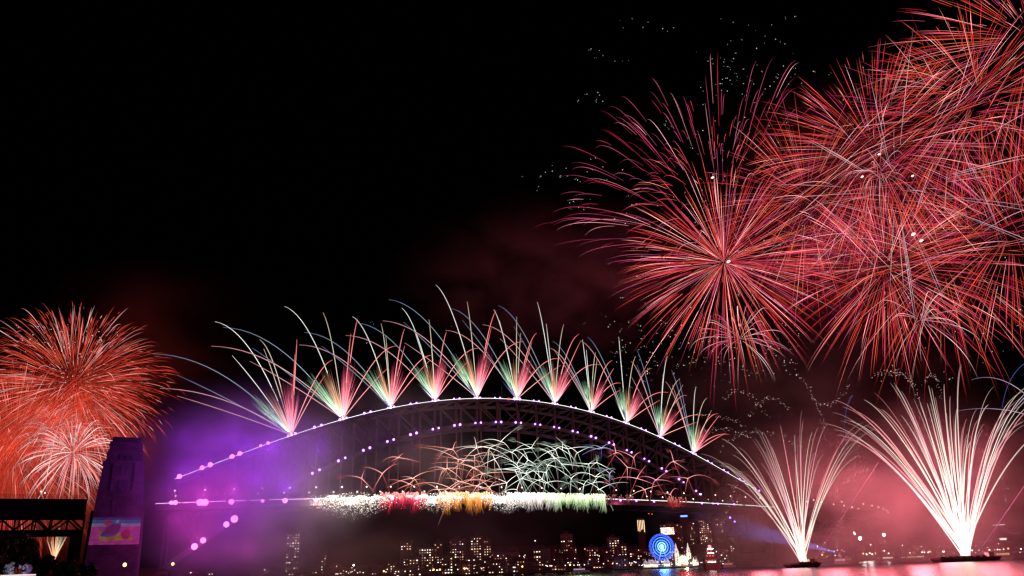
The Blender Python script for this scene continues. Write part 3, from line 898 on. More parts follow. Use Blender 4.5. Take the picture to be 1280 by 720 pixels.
def fountain(px, py, Y, tips, n, label, hot, power, rad=(0.16, 0.34), cols=None, k=1.0):
    base = at(px, py, Y); base.z = 3.2
    p = empty('barge_fountain', base, label, 'firework', 'firework fountains fired from barges')
    tw = [at(x, y, Y)-base for x, y in tips]
    m_ = len(tips)
    for i in range(n):
        if i < m_: e = tw[i].copy()
        else:
            u = rnd.uniform(0, m_-1.001); j = int(u); e = tw[j].lerp(tw[j+1], u-j)*rnd.uniform(0.72, 1.03)
        e.y = rnd.uniform(-14, 14)
        flat = abs(e.x)/(abs(e.x)+abs(e.z))
        ctl = V3((e.x*(0.60-0.05*flat), e.y*0.55, e.z*(0.80+0.34*flat)))
        bs = V3((rnd.uniform(-2.2, 2.2), rnd.uniform(-1.5, 1.5), 0))
        pts = bez(bs, ctl, e, 20)
        cl = rnd.choice(cols or [(1, 0.62, 0.56), (1, 0.36, 0.38), (1, 0.78, 0.68), (0.95, 0.40, 0.50), (1, 0.88, 0.72)])
        r_ = rnd.uniform(*rad)
        mb = MB(); nn = len(pts)
        kk = k*rnd.uniform(0.6, 1.25)
        mb.tube(pts, [r_*(1.15-0.55*t/(nn-1)) if t < nn-1 else r_*0.3 for t in range(nn)], 5,
                [sc(mix(mix((1, 0.85, 0.7), cl, min(1, 0.3+t/(nn-1)*1.4)), cl, 0.3), kk*(hot*(1-t/(nn-1))**1.6+0.75*(1-0.45*t/(nn-1)))) for t in range(nn)])
        mb.build('comet_trail', M['fire'], p)
    for dx, dz, w in ((0, 10, 0.07), (-18, 34, 0.18), (22, 36, 0.18), (-42, 62, 0.2), (34, 70, 0.18), (-2, 85, 0.19)):
        light('fountain_light', base+V3((dx, 14, dz)), (1, 0.17, 0.22), power*w, 8, p)
    return p
T2 = [(1031, 520), (1021, 534), (1041, 501), (1060, 505), (1080, 511), (1101, 485), (1106, 494), (1124, 475), (1128, 488), (1150, 500), (1163, 486), (1170, 496), (1187, 464), (1192, 475), (1203, 454), (1210, 505), (1218, 520), (1231, 488), (1238, 505), (1258, 512), (1272, 492), (1284, 486), (1292, 520), (1306, 498), (1318, 530)]
fountain(1208, 698, BY_, T2, 74, 'tall white hot fountain of comets fired from the long barge at the right', 2.4, 4.2e5, (0.14, 0.36), k=0.95)
T1 = [(876, 567), (892, 575), (901, 549), (911, 570), (925, 562), (930, 555), (943, 534), (948, 545), (958, 538), (968, 556), (982, 528), (990, 545), (1006, 511), (1012, 530), (1023, 534), (1037, 528), (1058, 544), (1066, 552), (1089, 524), (1094, 528)]
fountain(1005, 705, BY_, T1, 42, 'slimmer pink fountain of comets fired from the short barge left of the tall one', 1.8, 3.8e5, (0.11, 0.25), k=0.8)
# small one seen under the approach span
def mini(px, py, Y, hpx, label):
    base = at(px, py, Y)
    p = empty('ground_fountain', base, label, 'firework')
    for i in range(20):
        a = -24+48*i/19+rnd.uniform(-2, 2); L = hpx*Y/F*rnd.uniform(0.7, 1.0)*(1-0.3*abs(a)/24)
        e = V3((math.sin(R(a))*L, rnd.uniform(-3, 3), math.cos(R(a))*L))
        mb = MB(); pts = bez(V3((0, 0, 0)), e*0.55+V3((0, 0, L*0.06)), e, 8)
        cl = rnd.choice([(1, 0.55, 0.25), (1, 0.3, 0.15), (1, 0.75, 0.45), (0.9, 0.9, 0.6)])
        mb.tube(pts, [0.42*(1.1-0.6*t/7) for t in range(8)], 4, [sc(cl, 1.5-1.1*t/7) for t in range(8)])
        mb.build('comet_trail', M['fire'], p)
mini(67, 702, 800, 43, 'small orange fountain glimpsed under the left approach span')
for (b, t, c, lab) in (((1056, 560), (1066, 494), (0.25, 0.35, 1.0), 'thin blue comet between the two barge fountains'), ((1250, 560), (1284, 452), (0.22, 0.32, 1.0), 'thin blue comet at the right edge above the tall fountain'),
                       ((1016, 703), (1098, 578), (0.9, 0.16, 0.35), 'thin straight pink comet leaning right of the short barge'), ((1222, 692), (1284, 602), (0.95, 0.16, 0.42), 'thin straight pink comet leaning right of the long barge')):
    a, e = at(*b, BY_), at(*t, BY_)
    d = e-a
    pts = bez(V3((0, 0, 0)), V3((d.x*(0.3 if c[2] > 0.9 else 0.5), 0, d.z*(0.8 if c[2] > 0.9 else 0.5))), d, 12)
    tag(MB().tube(pts, 0.12, 5, [sc(c, (0.08+0.03*i) if c[2] > 0.9 else (0.35+0.08*i)) for i in range(12)]).build('comet_trail', M['fire'], None, a), lab, 'firework', 'single comets')

# curtains of sparks pouring from the deck
def curtain(x0, x1, drop, cl, style, n, label, k=1.0, y0=622):
    sa, _ = on_bridge(x0, y0, -10); sb_, _ = on_bridge(x1, y0, -10)
    sm = (sa+sb_)/2
    p = empty('spark_curtain', bw(sm, -10.5, z_deck(sm)), label, 'firework', 'spark curtains pouring from the deck', BA)
    m = MB()
    for _ in range(n):
        if style == 'crackle':
            u = rnd.random()
            s = rnd.choice([sa*0.72+sb_*0.28, sa*0.3+sb_*0.7])+rnd.gauss(0, (sb_-sa)*0.17) if rnd.random() < 0.75 else rnd.uniform(sa, sb_)
            d = drop*rnd.betavariate(0.75, 2.0)
            if rnd.random() < 0.09: d = -rnd.uniform(0, drop*0.22)
            e = max(0.0, 1-abs(s-sm)/((sb_-sa)*0.62))
            d *= (0.45+0.55*e)
            dim = max(0.25, 1-1.0*max(0, d)/drop)
            m.speck((s-sm, rnd.uniform(-5, 2), z_deck(s)-z_deck(sm)-d), rnd.uniform(0.13, 0.32)*(1.1-0.3*u), sc(mix(cl, (1, 0.95, 0.85), rnd.random()), k*dim*rnd.uniform(0.6, 3.2)))
        else:
            s = rnd.uniform(sa, sb_); dx = rnd.uniform(-5, 3)
            d = drop*rnd.uniform(0.45, 1.0)*(0.8+0.3*math.sin(s*0.5)*math.sin(s*0.23+1))
            z0 = z_deck(s)-z_deck(sm)+rnd.uniform(-0.5, 4)
            pts = [V3((s-sm+dx*t*t*0.8, rnd.uniform(-0.3, 0.3), z0-d*t+2.4*(t*(1-t)))) for t in (0, .25, .5, .75, 1)]
            ww = (1.9, 1.5, 0.95, 0.5, 0.1)
            m.tube(pts, [0.30*(0.35+0.6*w) for w in ww], 3, [sc(mix(cl, (1, 0.9, 0.7), 0.45 if i == 0 else 0.12 if i == 1 else 0), k*w) for i, w in enumerate(ww)], cap=False)
    tag(m.build('falling_sparks', M['fire'], p), kind='stuff')
    if k > 0.7:
        mb = MB()
        L = (sb_-sa)
        for s in (-0.3*L, 0.12*L, 0.36*L):
            mb = MB()
            mb.tube([(s+t*L*0.09, -0.6, (0.9 if t else 0.7)) for t in (-1, -0.5, 0, 0.6, 1)], [0.2, 0.7, 1.0, 0.6, 0.2], 7, [sc(mix(cl, (1, .9, .8), 0.5), 2.2)]*5)
            mb.build('muzzle_glow', M['fire'], p)
    d = bpy.data.lights.new('curtain_light', 'POINT'); d.color = cl; d.energy = 4.5e4*k; d.shadow_soft_size = 4
    ob = bpy.data.objects.new('curtain_light', d); col.objects.link(ob); ob.parent = p; ob.location = (0, -3, -3)
curtain(383, 412, 12, (1, 0.55, 0.5), 'crackle', 200, 'faint leftmost patch of falling sparks under the deck', 0.6, 625)
curtain(398, 482, 17, (1, 0.85, 0.72), 'crackle', 2100, 'large white crackling curtain, the leftmost bright one under the deck', 1.3, 624)
curtain(476, 532, 13.5, (1.0, 0.05, 0.12), 'fall', 210, 'crimson spark curtain under the deck', 0.85, 623)
curtain(518, 572, 13, (1, 0.85, 0.75), 'crackle', 1100, 'white crackling curtain between the crimson and the orange ones', 1.2, 622.5)
curtain(548, 616, 15, (1.0, 0.33, 0.07), 'fall', 340, 'orange spark curtain under the middle of the deck', 1.1, 622)
curtain(604, 656, 14, (1, 0.82, 0.75), 'crackle', 1300, 'brilliant white crackling curtain right of the orange one', 1.4, 622)
curtain(634, 696, 12, (1.0, 0.86, 0.80), 'fall', 430, 'brilliant white spark curtain of close streaks', 1.1, 622)
curtain(680, 756, 12.5, (0.70, 0.95, 0.50), 'fall', 420, 'pale green spark curtain, the rightmost bright one', 0.95, 622.5)
curtain(756, 792, 8, (0.8, 0.10, 0.22), 'fall', 40, 'faint pink falling sparks right of the green curtain', 0.25, 624.5)
curtain(834, 858, 10, (1.0, 0.06, 0.06), 'fall', 45, 'faint red falling sparks near the right end of the deck', 0.35, 627)

# comets that split into arms between arch and deck
def crossette(px, py, cl, size, label, seed):
    rr = random.Random(seed)
    s, z = on_bridge(px, py, -6)
    base = bw(s, -6, z)
    p = empty('splitting_comet', base, label, 'firework', 'splitting comets between arch and deck', BA)
    sx, L0 = rr.uniform(-0.9, 0.9), size*rr.uniform(0.7, 1.3)
    m = MB(); m.tube(bez(V3((-sx*L0, 0, -L0)), V3((-sx*L0*0.35, 0, -L0*0.4)), V3((0, 0, 0)), 7), [0.10, .12, .14, .15, .16, .16, .15], 5, [sc(cl, 0.3+0.1*i) for i in range(7)])
    m.build('rising_stem', M['fire'], p)
    arms = rr.randint(3, 4)
    a0 = rr.uniform(0, 90)
    for i in range(arms):
        a = a0+i*360/arms+rr.uniform(-38, 38)
        L = size*rr.uniform(0.55, 1.65)
        e = V3((math.cos(R(a))*L*1.25, rr.uniform(-5, 5), math.sin(R(a))*L*0.6-L*0.12))
        bend = rr.choice((0.05, 0.16, 0.3))
        ctl = V3((e.x*0.5, e.y*0.5, e.z*0.5+L*bend))
        pts = bez(V3((0, 0, 0)), ctl, e, 10)
        m = MB(); m.tube(pts, [0.20-0.011*t for t in range(10)], 5, [sc(mix(mix(cl, (1, .95, .9), 0.35 if cl[1] < 0.5 else 0.6), cl, t/9), 2.0-0.15*t) for t in range(10)])
        m.build('comet_arm', M['fire'], p)
        if rr.random() < 0.4 and pts[-1].z > -4:                 # brushy feathered end
            m = MB()
            dr = (pts[-1]-pts[-3]).normalized()
            for _ in range(14):
                q = pts[-1]+V3((rr.uniform(-2, 2), 0, rr.uniform(-1.2, 1.2)))
                m.tube([q, q+dr*rr.uniform(1.5, 4)+V3((0, 0, rr.uniform(-1.2, 0.6))), q+dr*rr.uniform(4, 9)+V3((0, 0, rr.uniform(-2.5, 0.5)))], [0.12, 0.16, 0.05], 3, [sc(cl, 0.1), sc(cl, rr.uniform(0.15, 0.4)), sc(cl, 0.04)], cap=False)
            tag(m.build('feathered_end', M['fire'], p), kind='stuff')
cr_spots = []
RC, RG, GW, BW = (1.0, 0.20, 0.16), (1.0, 0.36, 0.26), (0.62, 0.80, 0.62), (0.22, 0.24, 0.62)
cr_spots += [(452, 598, RC, 14), (478, 592, RC, 12), (498, 572, RC, 12), (516, 598, RG, 14), (566, 562, RC, 13), (588, 600, RC, 15), (512, 605, RC, 10)]
cr_spots += [(556, 586, RG, 17), (580, 576, RG, 15), (596, 560, (1.0, 0.6, 0.5), 18), (604, 592, RG, 18), (618, 574, (0.9, 0.7, 0.55), 18), (626, 552, (0.8, 0.78, 0.65), 18), (548, 612, RG, 13), (612, 610, RG, 14)]
cr_spots += [(640, 566, GW, 19), (652, 598, GW, 19), (664, 560, GW, 20), (672, 584, GW, 19), (682, 604, GW, 18), (694, 562, GW, 18), (702, 580, GW, 19), (714, 598, GW, 18), (722, 566, GW, 18), (736, 580, GW, 16), (646, 612, GW, 15), (744, 596, GW, 15), (730, 606, GW, 14), (660, 575, GW, 16)]
rj = random.Random(11)
cr_spots += [(rj.uniform(556, 750), rj.uniform(556, 612), None, rj.uniform(13, 21)) for _ in range(22)]
cr_spots = [(x, y, c or (RG if x < 600 else (0.9, 0.78, 0.62) if x < 640 else GW), z) for x, y, c, z in cr_spots]
cr_spots += [(752, 560, BW, 12), (762, 592, BW, 12), (770, 566, RC, 17), (784, 584, (1.0, 0.16, 0.2), 17), (796, 598, (1.0, 0.16, 0.2), 17), (792, 572, (1.0, 0.14, 0.2), 15), (842, 577, (1.0, 0.2, 0.2), 16), (820, 600, (0.9, 0.12, 0.18), 16), (860, 598, (0.9, 0.12, 0.15), 15), (838, 618, RC, 11), (806, 612, RC, 14)]
hue = {RC: 'red', RG: 'salmon', GW: 'pale green', BW: 'dim blue'}
def where(px, py):
    a = ('high up' if py < 568 else 'midway up' if py < 594 else 'just above the deck')
    for x, t in ((470, 'left of the crimson curtain'), (506, 'over the crimson curtain'), (545, 'left of the orange curtain'), (585, 'over the orange curtain, left'), (612, 'over the orange curtain, right'), (650, 'over the brilliant white crackle'),
                 (690, 'over the white streaked curtain'), (720, 'over the green curtain, left'), (755, 'over the green curtain, right'), (790, 'just right of the green curtain'), (830, 'well right of the green curtain'), (900, 'by the right end of the deck')):
        if px < x: return a+', '+t
    return a
seen = {}
for i, (x, y, c, sz) in enumerate(cr_spots):
    lb = '%s splitting comet %s' % (hue.get(c, 'rosy' if c[1] < 0.4 else 'cream'), where(x, y))
    k = lb
    for w in ('smaller', 'longer armed', 'fainter', 'brighter', 'lowest', 'highest', 'straighter', 'curlier'):
        if lb not in seen: break
        lb = w+' '+k
    seen[lb] = sz
    crossette(x, y, c, sz, lb, 50+i)

# ------------------------------------------------------------------ smoke
def smoke(name, label, c, rad, dens, color, nscale=1.6, lo=0.42, hi=0.62, aniso=0.0, soft=1.0, seed=0, cat='smoke', thin=0.25, thick=1.6):
    mb = MB().ball((0, 0, 0), 1, seg=20, rings=12)
    m = bpy.data.materials.new('smoke_'+str(seed))
    m.use_nodes = True
    n, l = m.node_tree.nodes, m.node_tree.links
    n.clear()
    o_ = n.new('ShaderNodeOutputMaterial')
    v = n.new('ShaderNodeVolumePrincipled')
    v.inputs['Color'].default_value = (*color, 1)
    v.inputs['Anisotropy'].default_value = aniso
    tc = n.new('ShaderNodeTexCoord')
    ln = n.new('ShaderNodeVectorMath'); ln.operation = 'LENGTH'
    l.new(tc.outputs['Object'], ln.inputs[0])
    fo = n.new('ShaderNodeMapRange'); fo.interpolation_type = 'SMOOTHERSTEP'
    fo.inputs[1].default_value = 1.0 - 0.97*soft
    fo.inputs[2].default_value = 0.97
    fo.inputs[3].default_value = 1
    fo.inputs[4].default_value = 0
    l.new(ln.outputs['Value'], fo.inputs[0])
    mp = n.new('ShaderNodeMapping')
    mp.inputs['Location'].default_value = (seed*3.7, seed*1.3, seed*2.1)
    mx = max(rad)
    mp.inputs['Scale'].default_value = (rad[0]/mx, rad[1]/mx, rad[2]/mx*1.5)
    l.new(tc.outputs['Object'], mp.inputs[0])
    nz = n.new('ShaderNodeTexNoise')
    nz.inputs['Scale'].default_value = nscale
    nz.inputs['Detail'].default_value = 4
    nz.inputs['Roughness'].default_value = 0.55
    nz.inputs['Distortion'].default_value = 0.4
    l.new(mp.outputs[0], nz.inputs['Vector'])
    nr = n.new('ShaderNodeMapRange')
    nr.inputs[1].default_value = lo
    nr.inputs[2].default_value = hi
    nr.inputs[3].default_value = thin
    nr.inputs[4].default_value = thick
    l.new(nz.outputs['Fac'], nr.inputs[0])
    m1 = n.new('ShaderNodeMath'); m1.operation = 'MULTIPLY'
    l.new(fo.outputs[0], m1.inputs[0]); l.new(nr.outputs[0], m1.inputs[1])
    m2 = n.new('ShaderNodeMath'); m2.operation = 'MULTIPLY'
    l.new(m1.outputs[0], m2.inputs[0]); m2.inputs[1].default_value = dens
    l.new(m2.outputs[0], v.inputs['Density'])
    l.new(v.outputs[0], o_.inputs['Volume'])
    o = mb.build(name, m, None, c)
    o.scale = rad
    return tag(o, label, cat, kind='stuff')
def smoke_px(label, px, py, Y, rpx, rpy, depth, dens, color, **kw):
    c = at(px, py, Y)
    return smoke('smoke_cloud', label, c, (rpx*Y/F, depth, rpy*Y/F), dens, color, **kw)
smoke_px('violet lit smoke swirling round the left foot of the arch', 300, 610, 490, 205, 160, 80, 0.017, (0.9, 0.9, 0.9), nscale=2.2, lo=0.38, hi=0.64, seed=1)
smoke_px('deep indigo smoke veiling the left half of the arch', 430, 560, 590, 250, 120, 75, 0.0040, (0.9, 0.9, 0.9), nscale=2.6, seed=8)
smoke_px('dim purple smoke drifting beyond the bridge, under the middle of the deck', 590, 655, 720, 260, 75, 80, 0.0022, (0.85, 0.75, 0.9), nscale=2.6, seed=10)
smoke_px('brown grey smoke drifting low under the left half of the deck', 430, 695, 620, 190, 60, 70, 0.0045, (0.8, 0.62, 0.6), nscale=1.8, seed=2)
smoke_px('thick pink smoke filling the air round the two barge fountains', 1115, 650, 600, 330, 165, 190, 0.0078, (0.92, 0.85, 0.87), nscale=3.6, lo=0.42, hi=0.60, thin=0.08, thick=1.9, seed=3)
smoke_px('red smoke glowing round the orange bursts at the left', 50, 580, 1000, 220, 200, 120, 0.0042, (0.9, 0.8, 0.8), seed=4)
smoke_px('dark red smoke between the red cluster and the barge fountains', 1010, 500, 700, 330, 120, 120, 0.0016, (0.9, 0.8, 0.82), nscale=3.0, thin=0.1, seed=9)
smoke_px('dim smoke hanging inside the great red cluster', 1080, 270, 970, 330, 270, 160, 0.0006, (0.9, 0.8, 0.8), nscale=2.2, seed=5)
smoke_px('faint dark smoke drifting between arch and red cluster', 690, 350, 850, 270, 150, 110, 0.0032, (0.9, 0.8, 0.85), nscale=3.6, thin=0.05, seed=6)

smoke_px('dark maroon smoke drifting low in the sky between the orange bursts and the arch', 190, 430, 900, 240, 150, 110, 0.0007, (0.9, 0.8, 0.85), nscale=1.8, seed=7)

# ------------------------------------------------------------------ north shore: towers, houses, lamps
qm = {}
def win_mesh(w, h, mk):
    k = (w, h, mk)
    if k not in qm:
        mb = MB().quadbox((-w/2, -0.06, 0), (w/2, 0.12, h))
        me = bpy.data.meshes.new('lit_window')
        me.from_pydata(mb.v, [], mb.f); me.materials.append(M[mk]); qm[k] = me
    return qm[k]
def lit(parent, x, y, z, w, h, mk):
    o = bpy.data.objects.new('lit_window', win_mesh(w, h, mk))
    col.objects.link(o); o.parent = parent; o.location = (x, y, z)
def pickwin():
    return rnd.choices(['win_warm', 'win_white', 'win_dim', 'win_cool'], [4, 3, 5, 0.7])[0]
def tower(px, ytop, wpx, Y, nlit, label, group=None, fac=None, tank=True):
    b0 = at(px, ytop, Y)
    gz = hill(b0.x, Y)
    H = max(6, b0.z-gz); W = wpx*Y/F; D = max(10, W*0.8)
    rz = rnd.uniform(-0.25, 0.25)
    t = empty('apartment_tower', (b0.x, Y, gz-1), label, 'building', group, rz)
    H += 1
    MB().quadbox((-W/2, -D/2, 0), (W/2, D/2, H)).build('wall', fac or rnd.choice(FAC), t)
    mb = MB().quadbox((-W/2-0.4, -D/2-0.4, H+.01), (W/2+0.4, D/2+0.4, H+0.9))
    mb.build('roof_slab', M['roof'], t)
    if tank: MB().quadbox((-W*0.22, -D*0.2, H+0.92), (W*0.15, D*0.2, H+4.2)).build('plant_room', M['roof'], t)
    if W > 14:
        mb = MB()
        mb.quadbox((-W*0.47, -D/2-1.15, 2.0), (-W*0.455, -D/2-0.01, H-1))
        for k in range(int(H/3.2)-1): mb.quadbox((-W*0.46, -D/2-1.1, 2.6+k*3.2), (-W*0.2, -D/2-0.02, 3.5+k*3.2))
        mb.build('balcony_stack', FAC[2], t)
    nf, nc = max(2, int(H/3.2)), max(2, int(W/3.1))
    used = set()
    rowb = [rnd.random()**1.5 for _ in range(nf)]
    tries = 0
    while len(used) < min(nlit*1.7, nf*nc*0.7) and tries < 900:
        tries += 1
        f, c = rnd.randrange(nf), rnd.randrange(nc)
        if (f, c) in used or rnd.random() > rowb[f]+0.15: continue
        used.add((f, c))
        mk = pickwin()
        lit(t, -W/2+(c+0.5)*W/nc, -D/2-0.08, 1.0+f*3.2, rnd.choice((0.9, 1.2, 1.7)), rnd.choice((0.8, 1.1)), mk)
    return t
TW = [(368, 664, 15, 1010, 26, 'slim tower with dotted lit windows in the brown smoke left'),
      (398, 690, 20, 1030, 5, 'low dark block just right of the slim tower in smoke'),
      (508, 676, 13, 1060, 12, 'narrow tower below the crimson curtain'), (534, 684, 18, 1080, 20, 'stepped block with bright floors left of the orange curtain'),
      (548, 678, 10, 1120, 10, 'small tower with a bright upper window under the orange curtain'), (572, 674, 17, 1090, 18, 'broad round topped tower under the middle of the orange curtain'),
      (560, 694, 14, 1010, 8, 'low block before the broad round topped tower'), (596, 671, 13, 1070, 26, 'tallest tower left of the hillside with many lit windows'),
      (609, 674, 9, 1100, 16, 'thin tower touching the tallest one'), (587, 696, 12, 1010, 9, 'small shore block in front of the tallest towers'),
      (519, 696, 12, 1000, 8, 'shore block with red lamps under the crimson curtain'), (625, 690, 16, 1030, 9, 'wide low block between towers and hillside houses'),
      (677, 686, 18, 1060, 10, 'flat roofed block in the middle of the house lights'), (708, 668, 14, 1250, 6, 'dark tower with lit roof edge high on the hill'),
      (766, 672, 13, 1150, 18, 'tower with a warm column of windows left of the wheel'), (778, 680, 10, 1120, 14, 'lower tower beside the warm windowed one'),
      (740, 684, 14, 1150, 8, 'block half way between hill tower and wheel'), (838, 656, 26, 1500, 10, 'tower behind the wheel with orange and red lamps'),
      (862, 652, 9, 1550, 8, 'slender far tower above the white twin towered gate'), (880, 650, 14, 1500, 26, 'office block with bright white floors right of the blue wheel'),
      (898, 648, 12, 1520, 10, 'far office block at the edge of the red smoke'), (914, 668, 14, 1450, 12, 'pale lit office block veiled by the blue beam'),
      (930, 655, 12, 1600, 8, 'tall far tower deep in red smoke left of the fountain')]
for a in TW: tower(*a)
# striped golden tower and white lit slab
def stripe_tower():
    c = at(800, 649, 1500); gz = hill(c.x, 1500)
    W, H, D = 13, c.z-gz, 12
    t = empty('office_tower', (c.x, 1500, gz), 'slim office tower outlined by golden vertical light bars, above left of the wheel', 'building')
    MB().quadbox((-W/2, -D/2, 0), (W/2, D/2, H)).build('wall', FAC[3], t)
    MB().quadbox((-W/2-.4, -D/2-.4, H+.01), (W/2+.4, D/2+.4, H+1)).build('roof_slab', M['roof'], t)
    for i in range(5):
        x = -W/2+0.8+i*(W-1.6)/4
        MB().quadbox((x-0.5, -D/2-0.4, H*0.80-rnd.uniform(8, 15)), (x+0.5, -D/2-0.02, H-2)).build('light_bar', M['win_warm'], t)
    c = at(833, 659, 1400); gz = hill(c.x, 1400); W, H = 24, c.z-gz
    t = empty('office_block', (c.x, 1400, gz), 'white lit slab block just above the blue wheel', 'building')
    MB().quadbox((-W/2, -7, 0), (W/2, 7, H)).build('wall', FAC[3], t)
    MB().quadbox((-W/2-.4, -7.4, H+.01), (W/2+.4, 7.4, H+1)).build('roof_slab', M['roof'], t)
    for f in range(4):
        for k in range(7):
            lit(t, -W/2+2+k*3.3, -7.08, H-3-f*3.0, 2.6, 1.9, rnd.choice(('win_white', 'win_white', 'win_warm')))
    c = at(854, 644, 1550); gz = hill(c.x, 1550); W, H = 13, c.z-gz
    t = empty('office_tower', (c.x, 1550, gz), 'dark tower crowned by a blue white rooftop light bar', 'building')
    MB().quadbox((-W/2, -6, 0), (W/2, 6, H)).build('wall', FAC[3], t)
    MB().quadbox((-W/2, -6.3, H-3.4), (W/2, -6.02, H-0.6)).build('rooftop_light_bar', M['lamp_blue'], t)
    MB().quadbox((-W/2+1, -6.6, H-2.6), (W/2-1, -6.32, H-1.5)).build('rooftop_light_bar', M['win_cool'], t)
stripe_tower()

# houses on the hillside, each with a hipped roof and a few lit windows
HG = 'houses on the dark hillside across the water'
def house(px, Y, W, D, H, nl, label):
    x = (px-640)/F*Y*1.035
    gz = hill(x, Y)
    t = empty('hillside_house', (x, Y, gz-0.8), label, 'house', HG, rnd.uniform(-0.35, 0.35))
    MB().quadbox((-W/2, -D/2, 0), (W/2, D/2, H)).build('wall', rnd.choice((FAC[2], FAC[1], FAC[0])), t)
    mb = MB()
    e = 0.6
    b = [(-W/2-e, -D/2-e, H+.02), (W/2+e, -D/2-e, H+.02), (W/2+e, D/2+e, H+.02), (-W/2-e, D/2+e, H+.02), (-W/4, 0, H+2.8), (W/4, 0, H+2.8)]
    mb.v = b; mb.f = [(3, 2, 1, 0), (0, 1, 5, 4), (1, 2, 5), (2, 3, 4, 5), (3, 0, 4)]
    mb.build('roof', M['roof'], t)
    nf = int(H/3)
    sp_ = [(f, c) for f in range(nf) for c in range(max(1, int(W/3.4)))]
    rnd.shuffle(sp_)
    for f, c in sp_[:nl]:
        lit(t, -W/2+1.7+c*3.4, -D/2-0.08, 0.9+f*3, rnd.choice((0.8, 1.2, 1.8)), rnd.choice((0.7, 1.0)), pickwin())
for i in range(285):
    u = rnd.random()
    px = rnd.uniform(500, 900) if u < 0.62 else rnd.uniform(225, 500) if u < 0.74 else rnd.uniform(900, 1300)
    x = px-640
    Y = shore_y((px-640)*1.05)+14+rnd.random()**1.4*300
    W = rnd.uniform(9, 18)
    house(px, Y, W, W*0.8, rnd.choice((3.2, 6.2, 6.2, 9.2, 12.2)), rnd.choice((1, 2, 3, 4, 5, 7)), 'one of the small houses with lit windows on the dark hillside across the water')

# shore lamps
def small_lamp(h, r, glass, label, group, name='street_lamp', cat='street lamp'):
    e = empty(name, (0, 0, 0), label, cat, group)
    MB().tube([(0, 0, 0), (0, 0, h-r)], [0.14, 0.09], 6).build('post', M['pole'], e)
    MB().ball((0, 0, h), r, seg=8, rings=5).build('lamp_glass', glass, e)
    return e
def put(src, first, px, py, Y, h):
    c = src if first else copy_tree(src)
    p = at(px, py, Y)
    c.location = (p.x, Y, max(1.7, min(p.z-h, 80)))
    return c
sl = small_lamp(6, 0.62, M['lamp_white'], 'small white lamp along the far shore', 'white lamps along the far shore')
f = True
for i in range(100):
    px = rnd.uniform(400, 905) if rnd.random() < 0.75 else rnd.uniform(905, 1290)
    x = (px-640)*1.04; Y = shore_y(x)+(rnd.uniform(4, 10) if i % 2 else rnd.uniform(10, 220))
    c = sl if f else copy_tree(sl); f = False
    c.location = (x, Y, hill(x, Y)-0.1)
hl = small_lamp(6, 0.75, M['lamp_hot'], 'bright lamp on the far shore, shining through the pink smoke', 'bright lamps in the pink smoke')
f = True
for i in range(54):
    x = rnd.uniform(255, 690); Y = shore_y(x)+rnd.choice((6, 10, rnd.uniform(10, 200)))
    c = hl if f else copy_tree(hl); f = False
    c.location = (x, Y, hill(x, Y)-0.1)
wl_ = small_lamp(6.5, 0.9, M['lamp_warm'], 'warm orange lamp near the water on the far shore', 'orange lamps along the far shore')
f = True
for px in (483, 515, 540, 548, 576, 640, 694, 962, 972, 1042, 1055, 1067, 1108, 1137, 1180, 1236, 1262, 920, 935, 1010):
    x = (px-640)*1.04; Y = shore_y(x)+rnd.uniform(5, 40)
    c = wl_ if f else copy_tree(wl_); f = False
    c.location = (x, Y, hill(x, Y)-0.1)
for px, py, Y, r, glass, lab in ((1067, 667, 1010, 1.9, 'lamp_sun', 'upper left of the three brilliant white floodlights in the pink smoke'), (1075, 673, 1008, 1.9, 'lamp_sun', 'lower of the three brilliant white floodlights in the pink smoke'),
                          (1105, 668.5, 1012, 1.8, 'lamp_sun', 'right hand one of the three brilliant white floodlights in the pink smoke'), (442, 706.5, 1000, 1.0, 'lamp_hot', 'bright white lamp low in the brown smoke'),
                          (669, 676, 1200, 0.9, 'lamp_white', 'lone bright lamp high over the hillside houses'), (156, 706, 330, 0.75, 'lamp_warm', 'orange street lamp at the foot of the near pylon'),
                          (83, 705.5, 330, 0.6, 'lamp_hot', 'white floodlight among the trees left of the pylon'), (216, 705, 480, 0.8, 'lamp_warm', 'small orange lamp by the foot of the arch'),
                          (860, 637, 1500, 1.2, 'lamp_red', 'red warning lamp under the right end of the deck'), (811, 642, 1450, 0.8, 'lamp_red', 'left of the pair of red warning lamps'), (815, 642.5, 1450, 0.8, 'lamp_red', 'right of the pair of red warning lamps')):
    p = at(px, py, Y); g = hill(p.x, Y) if Y > 900 else 4
    h = max(4, p.z-g)
    e = small_lamp(h, r, M[glass], lab, None, 'floodlight_mast' if h > 12 else 'street_lamp', 'floodlight' if h > 12 else 'street lamp')
    e.location = (p.x, Y, g)
for px, py, Y in ((280, 690, 1000),):
    pass
# red, white floodlight glow of the sports ground behind the smoke
light('ground_floodlight', at(1082, 664, 1120), (1, 0.8, 0.75), 3e4, 3)

